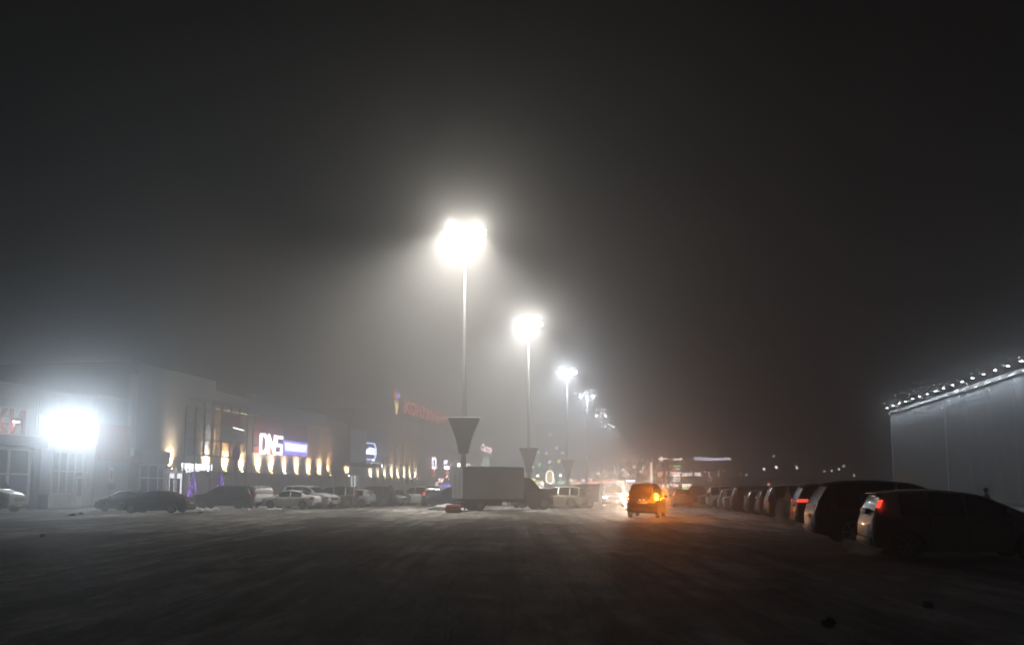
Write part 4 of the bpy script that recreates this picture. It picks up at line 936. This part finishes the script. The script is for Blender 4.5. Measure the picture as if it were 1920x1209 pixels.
# ---------------------------------------------------------------- people
def person(pos, deg, h, label, jacket, trousers, hat, stride=.12, arm=.05):
    t = root('person', pos, deg, label, 'person'); k = h / 1.75
    pts = {'pel': (0, 0, .95), 'wai': (0, 0, 1.10), 'che': (.01, 0, 1.32), 'nec': (.02, 0, 1.47), 'hd0': (.03, 0, 1.55), 'hd1': (.04, 0, 1.66), 'hd2': (.03, 0, 1.73)}
    rad = {'pel': .155, 'wai': .15, 'che': .165, 'nec': .065, 'hd0': .075, 'hd1': .095, 'hd2': .06}
    E = [('pel', 'wai'), ('wai', 'che'), ('che', 'nec'), ('nec', 'hd0'), ('hd0', 'hd1'), ('hd1', 'hd2')]
    for s, nm in ((1, 'l'), (-1, 'r')):
        f = stride * s
        for n, p_, r_ in (('hip', (0, s * .09, .90), .105), ('kne', (f * .7 + .03, s * .10, .50), .075), ('ank', (f - .02, s * .10, .10), .055), ('toe', (f + .13, s * .11, .045), .045),
                          ('sho', (0, s * .19, 1.40), .085), ('elb', (-arm * s - .02, s * .27, 1.13), .062), ('wri', (-arm * 2 * s + .08, s * .25, .90), .042), ('han', (-arm * 2 * s + .10, s * .245, .83), .04), ('fin', (-arm * 2 * s + .11, s * .24, .76), .022)):
            pts[n + nm] = p_; rad[n + nm] = r_
        E += [('pel', 'hip' + nm), ('hip' + nm, 'kne' + nm), ('kne' + nm, 'ank' + nm), ('ank' + nm, 'toe' + nm), ('che', 'sho' + nm), ('sho' + nm, 'elb' + nm), ('elb' + nm, 'wri' + nm), ('wri' + nm, 'han' + nm), ('han' + nm, 'fin' + nm)]
    ks = list(pts); me = bpy.data.meshes.new('p'); me.from_pydata([[c * k for c in pts[n]] for n in ks], [(ks.index(a), ks.index(b)) for a, b in E], [])
    o = bpy.data.objects.new('body', me); COL.objects.link(o); sk_m = o.modifiers.new('s', 'SKIN')
    for n, v in zip(ks, me.skin_vertices[0].data): v.radius = (rad[n] * k, rad[n] * k * (1.15 if n in ('che', 'wai', 'pel') else 1)); v.use_root = n == 'pel'
    sb_ = o.modifiers.new('u', 'SUBSURF'); sb_.levels = 2; sb_.render_levels = 2
    bpy.context.view_layer.update(); m2 = bpy.data.meshes.new_from_object(o.evaluated_get(bpy.context.evaluated_depsgraph_get()))
    bpy.data.objects.remove(o); m2.name = 'body'; m2.materials.clear(); m2.materials.append(trousers); m2.materials.append(jacket); m2.materials.append(M_SKIN)
    for p_ in m2.polygons:
        z = p_.center.z / k; p_.use_smooth = True
        p_.material_index = 2 if (z > 1.49 or (z < .87 and abs(p_.center.y) > .19 * k)) else (1 if z > .84 else 0)
    o = bpy.data.objects.new('body', m2); COL.objects.link(o); o.parent = t
    q = MB(); q.lathe([(.02, .155), (.075, .14), (.108, .08), (.116, .0), (.112, -.035)], 'z', 16, (.03 * k, 0, 1.66 * k)); q.build('hat', hat, t)
    q = MB(); q.lathe([(.165, .84), (.175, .95), (.15, 1.08), (.17, 1.3)], 'z', 18, (0, 0, 0)); 
    for v in q.bm.verts: v.co = Vector((v.co.x * 1.02 * k, v.co.y * 1.28 * k, v.co.z * k))
    q.build('jacket', jacket, t)
    return t
M_SKIN = mat('skin', (.42, .27, .20), .55); M_J1 = mat('dark_jacket', (.03, .03, .035), .8, noise=((.05, .05, .055), 8)); M_J2 = mat('dark_trousers', (.02, .02, .022), .85); M_HAT = mat('knit_hat', (.035, .035, .04), .9)
p = at(1849, 915, 42); person((p.x, p.y, 0), 170, 1.56, 'person in dark jacket and knit hat behind the taupe minivan, before the pale hall', M_J1, M_J2, M_HAT)
p = gnd(732, 950.5); person((p.x, p.y, 0), -60, 1.80, 'person in dark clothes standing between parked cars before the mall', M_J1, M_J2, M_HAT, .05)
p = gnd(667, 950.5); person((p.x, p.y, 0), 100, 1.72, 'person in a dark coat beside the steaming silver hatchback', M_J1, M_J2, M_HAT, .15)

# ---------------------------------------------------------------- far side of the car park
def far(name, px, Y, label, cat, group=None, py=915):
    p = at(px, py, Y); return root(name, (p.x, Y, 0), -math.degrees(atan2(p.x, Y)), label, cat, group), Y
def fpx(px, py, px0, Y):
    """pixel to local x, z of a facing building root placed at px0, Y"""
    a = at(px0, 915, Y); b = at(px, py, Y); return (b.x - a.x), b.z
def quadglow(par, Y, px0, a, b, c, d, m, name, y=-.3):
    x0_, z1_ = fpx(a, c, px0, Y); x1_, z0_ = fpx(b, d, px0, Y); return boxpart(name, m, par, x0_, x1_, y, y + .12, z0_, z1_)
# the mall at the far end
YM = 230; mm, _ = far('distant_mall', 1282, YM, 'distant mall with lit roof lettering and glowing shop windows beyond the black van', 'mall')
gx0 = fpx(1231, 0, 1282, YM)[0]; gx1 = fpx(1344, 0, 1282, YM)[0]; gz = fpx(1282, 862, 1282, YM)[1]
boxpart('wall', mat('far_wall', (.22, .18, .17), .7, noise=((.16, .13, .12), .3)), mm, gx0, gx1, 0, 30, 0, gz); boxpart('roof_edge', glow('roof_edge_lit', (.9, .75, .65), .8), mm, gx0 - .3, gx1 + .3, -.3, 0, gz - .25, gz + .1)
boxpart('stair_tower', M_LPANEL, mm, gx0 - 3.3, gx0 - 1.2, 0, 8, 0, gz + .6)
EM1 = glow('far_white', (1, .90, .82), 18); EM2 = glow('far_white_cold', (.82, .82, 1), 13); EM3 = glow('far_green', (.25, 1, .3), 14); EM4 = glow('far_red', (1, .12, .10), 16); EM5 = glow('far_dim', (.95, .85, .78), 14); EMV = glow('far_violet', (.6, .5, 1), 40)
q = MB()
for k in range(9): x_, z_ = fpx(1224, 870 + k * 6, 1282, YM); q.box(x_ - .5, x_ - .1, -.2, -.1, z_ - .35, z_ + .35)
q.build('tower_lights', EM1, mm)
for nm, rects, m in (('window', [(1261, 1276, 885, 886.5), (1262, 1275, 888, 893), (1263, 1275, 896, 897.5), (1261, 1275, 900.5, 902)], EM1), ('window', [(1279, 1288.5, 886.5, 892), (1290, 1294, 886.5, 892), (1302, 1312, 886.5, 892)], EM5), ('shop_window', [(1263, 1272, 908, 912), (1279, 1288, 907, 912.5), (1290, 1295, 907, 912.5), (1242, 1246, 908, 915), (1250, 1254, 908, 914), (1257, 1261, 907, 910)], EM1),
                ('green_sign', [(1280, 1295, 914, 917), (1263, 1275, 872.5, 874.5)], EM3), ('red_sign', [(1262, 1265, 877, 880)], EM4), ('small_sign', [(1267, 1275, 877.5, 879.5), (1293, 1300, 918, 919.5), (1284, 1289, 918, 919.5)], EM5)):
    for a, b, c, d in rects: quadglow(mm, YM, 1282, a, b, c, d, m, nm)
for px in (1296, 1313, 1329, 1345): 
    for py in (886, 891): quadglow(mm, YM, 1282, px - .5, px + .5, py - 1.6, py + 1.6, EM1, 'wall_light')
for px in (1319.5, 1322, 1236, 1240, 1250, 1258): quadglow(mm, YM, 1282, px - .6, px + .6, 884 if px < 1300 else 883, 893 if px < 1300 else 885, EM5, 'wall_light')
x_, z_ = fpx(1301.5, 862.5, 1282, YM); ms = root('roof_sign', (0, 0, 0), 0, 'violet-white roof lettering at the right end of the distant mall roof', 'roof sign'); ms.matrix_world = Matrix.Translation(mm.location) @ Matrix.Rotation(mm.rotation_euler.z, 4, 'Z')
tx = text_mesh('lettering', 'Метромолл', 1.25, EM2, ms, (x_, -.4, z_ - .1), ext=.05, off=.03); tx.scale.x = (fpx(1342, 0, 1282, YM)[0] - x_) / tx.dimensions.x
boxpart('sign_rail', M_STEEL, ms, x_, fpx(1342, 0, 1282, YM)[0], -.3, -.1, z_ - .35, z_ - .15)
ms = root('roof_sign', (0, 0, 0), 0, 'dim white word sign in the middle of the distant mall roof', 'roof sign'); ms.matrix_world = Matrix.Translation(mm.location) @ Matrix.Rotation(mm.rotation_euler.z, 4, 'Z')
x_, z_ = fpx(1263, 862.5, 1282, YM); q = MB()
for k, (w2, h2) in enumerate(((.26, .62), (.2, .45), (.3, .45), (.2, .45), (.25, .45), (.22, .8), (.3, .8))): q.box(x_ + k * .34, x_ + k * .34 + w2, -.45, -.38, z_, z_ + h2)
q.build('lettering', EM5, ms)
boxpart('sign_rail', M_STEEL, ms, x_, x_ + 3, -.3, -.1, z_ - .2, z_ - .05)
ms = root('roof_sign', (0, 0, 0), 0, 'small white winged star emblem at the left end of the distant mall roof', 'roof sign'); ms.matrix_world = Matrix.Translation(mm.location) @ Matrix.Rotation(mm.rotation_euler.z, 4, 'Z')
x_, z_ = fpx(1241, 860, 1282, YM); q = MB(); n_ = 8
q.bm.faces.new([q.bm.verts.new((x_ + r_ * sx * cos(a), -.4, z_ + r_ * sin(a))) for r_, a, sx in [((.9 if i % 2 == 0 else .3) * (1.4 if i % 4 == 0 else 1), i * pi / 4, 1.0) for i in range(8)]])
bmesh.ops.solidify(q.bm, geom=q.bm.faces[:], thickness=.1); q.build('star', EM1, ms); boxpart('post', M_STEEL, ms, x_ - .05, x_ + .05, -.35, -.25, z_ - 1.3, z_ - .5)
for px, pw, col in ((1262, 700, (1, .78, .66)), (1330, 400, (1, .6, .5))):
    x_, z_ = fpx(px, 905, 1282, YM); lamp_light('window_light', mm, (x_, -3, 4), pw, col, .5)
# kiosks and decorations along the far street, left of the van
YK = 170; GK = 'lit kiosks along the far street'
KW = glow('kiosk_white', (1, .95, .92), 9); 
kiosks = [(985, 14, (.8, 1, .75)), (1012, 16, (1, .85, .4)), (1052, 14, (.45, .9, .6)), (1080, 20, (1, .45, .35)), (1112, 18, (1, .30, .25)), (1140, 20, (1, .8, .7)), (1163, 16, (.85, .8, .75))]
for i, (px, w_, col) in enumerate(kiosks):
    k_, _ = far('kiosk', px, YK, 'low lit kiosk on the far street, number %d from the left' % (i + 1), 'kiosk', GK); W2 = w_ / 1612 * YK / 2 * 1.0
    boxpart('wall', mat('kiosk_wall', (.2, .17, .16), .7), k_, -W2, W2, 0, 5, 0, 3.0); boxpart('roof', M_ROOF, k_, -W2 - .2, W2 + .2, -.2, 5.2, 3.003, 3.2)
    lamp_light('window_light', k_, (0, -1.2, 2.2), 120, col, .2); boxpart('fascia_sign', glow('kf_%d' % i, col, 5), k_, -W2 * .9, W2 * .9, -.15, -.003, 2.45, 2.95)
    for a in (-.75, -.1, .5): boxpart('window', KW if i % 2 else glow('kiosk_dim', (1, .8, .6), 2.5), k_, W2 * a, W2 * a + W2 * .35, -.05, -.003, .9, 2.1)
def dot_lamp(px, py, Y, r, col, es, label, name='hanging_lamp', cat='lamp', grp=None, sx=1, post=True):
    r *= .76
    p = at(px, py, Y); t = root(name, (p.x, Y, 0), 0, label, cat, grp)
    bm = bmesh.new(); bmesh.ops.create_icosphere(bm, subdivisions=2, radius=r); [setattr(v, 'co', Vector((v.co.x * sx, v.co.y, v.co.z + p.z))) for v in bm.verts]
    me = bpy.data.meshes.new('globe'); bm.to_mesh(me); bm.free(); me.materials.append(glow('dl_%s_%g' % (col, es), col, es * .5)); o = bpy.data.objects.new('globe', me); COL.objects.link(o); o.parent = t
    q = MB(); q.tube((0, .1, 0), (0, .1, p.z), .05, n=6); q.build('post', M_STEEL, t)
GD = 'coloured lights along the far street'
for px, py, r, col, es, lab in ((997, 899, .35, (1, .35, .2), 12, 'red street decoration left of the yellow one'), (1001, 899, .35, (1, .9, .25), 14, 'yellow street decoration right of the red one'), (1008, 891.5, .38, (1, .97, .95), 20, 'white lamp just left of the arched decoration'),
      (1017, 906.5, .40, (1, .92, .97), 22, 'pinkish white globe below left of the arched decoration'), (1040, 899.5, .32, (.3, 1, .5), 10, 'green light right of the arched decoration'), (1039, 904.5, .32, (.35, .45, 1), 12, 'blue light right of the arched decoration'), (1051, 891, .42, (.95, .85, 1), 20, 'lilac-white globe right of the arched decoration'),
      (1071, 900.5, .36, (1, .95, .3), 14, 'yellow street decoration by the thin white figure'), (1076, 901.5, .30, (.45, .55, 1), 12, 'small blue light by the yellow decoration'), (1094.5, 900.5, .40, (.45, .55, 1), 14, 'blue globe left of the red light strip'), (1107, 900.5, .40, (1, .25, .2), 10, 'red globe at the start of the red light strip'),
      (1122, 888, .42, (.85, 1, .75), 9, 'greenish white lantern on a tall post above the red light strip'), (998.5, 875, .33, (.8, .85, 1), 12, 'pale lamp high beside the second mast'), (981, 900, .25, (.6, 1, .6), 8, 'faint green light beside the truck cab'), (986, 900, .22, (.6, 1, .6), 7, 'second faint green light beside the truck cab')):
    dot_lamp(px, py, YK - 4, r, col, es, lab, 'decorative_light', 'decoration', GD)
# arched illuminated decoration
dk, _ = far('illuminated_arch', 1031, YK - 8, 'arched golden light decoration with a bright outline on the far street', 'decoration')
ol = [(1024.2, 902), (1024.2, 888), (1027, 884.5), (1031, 881.8), (1035, 884.5), (1037, 888), (1037, 902), (1033, 907), (1030, 906), (1026.5, 903.5)]
P_ = [fpx(a, b, 1031, YK - 8) for a, b in ol]; q = MB()
for a, b in zip(P_, P_[1:] + P_[:1]): q.tube((a[0], 0, a[1]), (b[0], 0, b[1]), .09, n=6)
q.build('outline', glow('arch_outline', (1, .95, .85), 12), dk)
q = MB(); q.bm.faces.new([q.bm.verts.new((a * .8, .05, 3.4 + (b - 3.4) * .82)) for a, b in P_]); bmesh.ops.solidify(q.bm, geom=q.bm.faces[:], thickness=.05); q.build('golden_panel', glow('arch_gold', (.75, .52, .25), 4.0), dk)
q = MB(); q.tube((0, .1, 0), (0, .1, 2.2), .08, n=6); q.build('post', M_STEEL, dk)
dk, _ = far('illuminated_figure', 1065, YK - 8, 'thin vertical white light figure on the far street', 'decoration'); q = MB()
for (a, b), (c, d) in (((1064, 890), (1065.5, 895)), ((1065.5, 895), (1063, 899)), ((1063.5, 899), (1064.5, 906))): u0, u1 = fpx(a, b, 1065, YK - 8), fpx(c, d, 1065, YK - 8); q.tube((u0[0], 0, u0[1]), (u1[0], 0, u1[1]), .07, n=5)
q.build('tube_light', glow('fig_pink', (1, .8, .8), 11), dk); q = MB(); q.tube((0, .1, 0), (0, .1, 2.6), .06, n=6); q.build('post', M_STEEL, dk)
# red light strip on posts, then two white boards
dk, _ = far('light_strip', 1131, YK, 'long thin red light strip above the far street', 'light strip')
x0_, z_ = fpx(1116, 902.5, 1131, YK); x1_ = fpx(1148, 0, 1131, YK)[0]; xx = x0_; k = 0
while xx < x1_: boxpart('segment', glow('strip_red', (1, .1, .08), 9), dk, xx, xx + .75 + .5 * (k % 2), -.1, .1, z_ - .12, z_ + .14); xx += 1.5 + .3 * (k % 3); k += 1
q = MB(); [q.tube((x, .05, 0), (x, .05, z_), .06, n=6) for x in (x0_, 0, x1_)]; q.tube((x0_, .05, z_ - .2), (x1_, .05, z_ - .2), .04, n=5); q.build('frame', M_STEEL, dk)
for a, b, c, d, col, es, lab in ((1156, 1166, 901, 903.5, (1, .97, 1), 22, 'short white lit board right of the red light strip'), (1175, 1190, 899.8, 903, (.65, .72, 1), 24, 'bluish white lit board above the roof of the black van')):
    dk, _ = far('lit_board', (a + b) / 2, YK, lab, 'sign'); quadglow(dk, YK, (a + b) / 2, a, b, c, d, glow('lb%d' % a, col, es), 'lit_face', 0); q = MB(); q.tube((0, .15, 0), (0, .15, fpx(a, c, a, YK)[1] - .1), .07, n=6); q.build('post', M_STEEL, dk)
# billboard pylon with script lettering beyond the mall
py_, _ = far('pylon_sign', 910, 170, 'pale green pylon topped by pinkish white script lettering, right of the first lamp pole', 'pylon sign')
a, z0_ = fpx(905.5, 905, 910, 170); b, z1_ = fpx(916.5, 856, 910, 170); boxpart('shaft', glow('pylon_green', (.75, 1, .72), 1.6), py_, a, a + (b - a) * .42, 0, .5, 0, z1_); boxpart('shaft', glow('pylon_green', (.75, 1, .72), 1.6), py_, a + (b - a) * .55, b, 0, .5, 0, z1_)
a, z0_ = fpx(900, 852, 910, 170); b, z1_ = fpx(921, 838, 910, 170); tx = text_mesh('script_lettering', 'Скала', 1.9, glow('script_pink', (1, .72, .75), 9), py_, (a, -.1, z0_), (pi / 2, 0, 0), ext=.05, off=.02); tx.rotation_euler = (pi / 2, R(18), 0); tx.scale.x = (b - a) / tx.dimensions.x; tx.location.z = z0_ + .9
dot_lamp(904, 870, 168, .22, (1, .97, .9), 10, 'small white light strip left of the green pylon', 'decorative_light', 'decoration', GD); dot_lamp(942, 879, 180, .25, (.9, .93, 1), 12, 'single white light above the truck box', 'decorative_light', 'decoration', GD)
# apartment towers with a few lit windows
M_APT = mat('apartment_wall', (.12, .12, .125), .8, noise=((.09, .09, .095), .2))
def tower(px0, px1, pyt, Y, wins, label, r=.6):
    r *= .78
    pc = (px0 + px1) / 2; t, _ = far('apartment_building', pc, Y, label, 'building', 'apartment buildings lost in the fog')
    x0_, z1_ = fpx(px0, pyt, pc, Y); x1_ = fpx(px1, pyt, pc, Y)[0]
    boxpart('wall', M_APT, t, x0_, x1_, 0, 18, 0, z1_); boxpart('roof_parapet', M_STEEL, t, x0_ - .2, x1_ + .2, -.2, 18.2, z1_ + .003, z1_ + .9)
    for px, py, col, es in wins:
        a, z_ = fpx(px, py, pc, Y); boxpart('lit_window', glow('aw_%s_%g' % (col, es), col, es * .34), t, a - r, a + r, -.12, -.003, z_ - r * 1.1, z_ + r * 1.1)
CW, CB, CG, CYL, CR = (1, .97, .9), (.8, .85, 1), (.2, 1, .45), (1, .9, .2), (1, .3, .25)
tower(1005, 1064, 800, 230, [(1031.5, 814, CB, 16), (1043.5, 840, CW, 14), (1009.5, 847.5, CW, 13), (1024, 849, CW, 12), (1054, 848.5, CW, 13), (1031, 865.5, CB, 26), (1011.5, 871, CG, 26), (1048, 864.5, CYL, 24), (1031, 737, CB, 0.1)], 'tall apartment tower with few lit windows, right of the second lamp mast', .45)
tower(1160, 1208, 872, 225, [(1169, 880.5, CW, 22), (1172.5, 886, CW, 20), (1189, 875, CW, 18), (1206, 877, CW, 26), (1202, 884, CW, 18), (1176, 889, CW, 14)], 'low apartment block with pale windows left of the distant mall', .4)
tower(1350, 1500, 845, 230, [(1356, 881, CW, 26), (1349.5, 896.5, CW, 26), (1349.5, 886.5, CW, 14), (1432, 879, CW, 34), (1454, 875.5, CW, 44), (1449.5, 854.5, CW, 12), (1390, 888, CR, 10), (1401, 889, CW, 8), (1389.5, 901, CR, 16), (1490.5, 877, CW, 30)], 'wide dark apartment block with scattered lit windows above the right car row', .38)
tower(1520, 1600, 850, 230, [(1546, 883, CW, 14), (1560, 882.5, CW, 14), (1572.5, 879.5, CW, 22), (1580, 873, CW, 20), (1598.5, 891, CW, 16)], 'apartment block with a slanting line of lit windows left of the pale hall', .36)
tower(1370, 1460, 903, 165, [(1440.5, 907.5, CR, 14), (1442, 915, CW, 14), (1454, 911, CYL, 5)], 'low dark building behind the right car row with a red light', .28)
tower(1470, 1530, 903, 160, [(1480, 911, (1, .85, .8), 12), (1483, 911, (1, .85, .8), 12), (1502, 912, (1, .7, .65), 6)], 'low dark shed with a small winged white light behind the right car row', .30)

# ---------------------------------------------------------------- exhaust steam
def steam(px, py, Y, w, h, dens, label, seed, lean=.2):
    p = at(px, py, Y); bm = bmesh.new(); bmesh.ops.create_icosphere(bm, subdivisions=4, radius=1)
    for v in bm.verts:
        z = (v.co.z + 1) / 2; f = 1 + mnoise.noise(v.co * 1.6 + Vector((seed, 0, 0))) * .5
        wd = .55 + .6 * (1 - z); v.co = Vector((v.co.x * w / 2 * wd * f + lean * z * w, v.co.y * w / 2.4 * wd * f, max(.02, z * h * f)))
    m = bpy.data.materials.new('steam'); m.use_nodes = True; n = m.node_tree; n.nodes.clear(); o_ = n.nodes.new('ShaderNodeOutputMaterial'); v_ = n.nodes.new('ShaderNodeVolumePrincipled')
    v_.inputs['Color'].default_value = (.95, .95, .96, 1); v_.inputs['Anisotropy'].default_value = .3
    tc = n.nodes.new('ShaderNodeTexCoord'); no = n.nodes.new('ShaderNodeTexNoise'); no.inputs['Scale'].default_value = 3.2 / w; no.inputs['Detail'].default_value = 3; r_ = n.nodes.new('ShaderNodeMapRange')
    r_.inputs[1].default_value = .42; r_.inputs[2].default_value = .62; r_.inputs[3].default_value = .0; r_.inputs[4].default_value = dens
    n.links.new(tc.outputs['Object'], no.inputs['Vector']); n.links.new(no.outputs[0], r_.inputs[0]); n.links.new(r_.outputs[0], v_.inputs['Density']); n.links.new(v_.outputs[0], o_.inputs['Volume'])
    for f in bm.faces: f.smooth = True
    me = bpy.data.meshes.new('exhaust_steam'); bm.to_mesh(me); bm.free(); me.materials.append(m); o = bpy.data.objects.new('exhaust_steam', me); COL.objects.link(o); o.location = (p.x, Y, 0)
    tag(o, label, 'steam', kind='stuff')
steam(1474, 915, gnd(1478, 990).y, 1.2, 1.35, 5.5, 'exhaust steam rising beside the dark red SUV', 1, .05)
steam(1612, 915, gnd(1615, 1042).y, 1.0, .6, 3.5, 'low exhaust steam behind the taupe minivan', 5, .1)
steam(657, 915, gnd(655, 951).y, 1.6, 1.9, .35, 'exhaust steam between the silver hatchback and a person', 9, .1)
# ---------------------------------------------------------------- freezing fog
def build_haze():
    q = MB(); q.box(-420, 420, -60, 760, -1.0, 31)
    m = bpy.data.materials.new('fog'); m.use_nodes = True; n = m.node_tree; n.nodes.clear()
    o = n.nodes.new('ShaderNodeOutputMaterial'); a = n.nodes.new('ShaderNodeAddShader')
    # ice fog scatters broadly (droplets) and strongly forward (crystals): one even density shared by two lobes
    for k, (share, g) in enumerate(LOBES):
        v = n.nodes.new('ShaderNodeVolumePrincipled'); v.inputs['Color'].default_value = (.92, .94, .97, 1)
        v.inputs['Density'].default_value = FOG * share; v.inputs['Anisotropy'].default_value = g
        n.links.new(v.outputs[0], a.inputs[k])
    n.links.new(a.outputs[0], o.inputs['Volume'])
    h = q.build('haze', m, smooth=0); tag(h, 'freezing fog filling the whole car park', kind='stuff')
LOBES = ((.6, .42), (.4, .93))
FOG = .0140
build_haze()
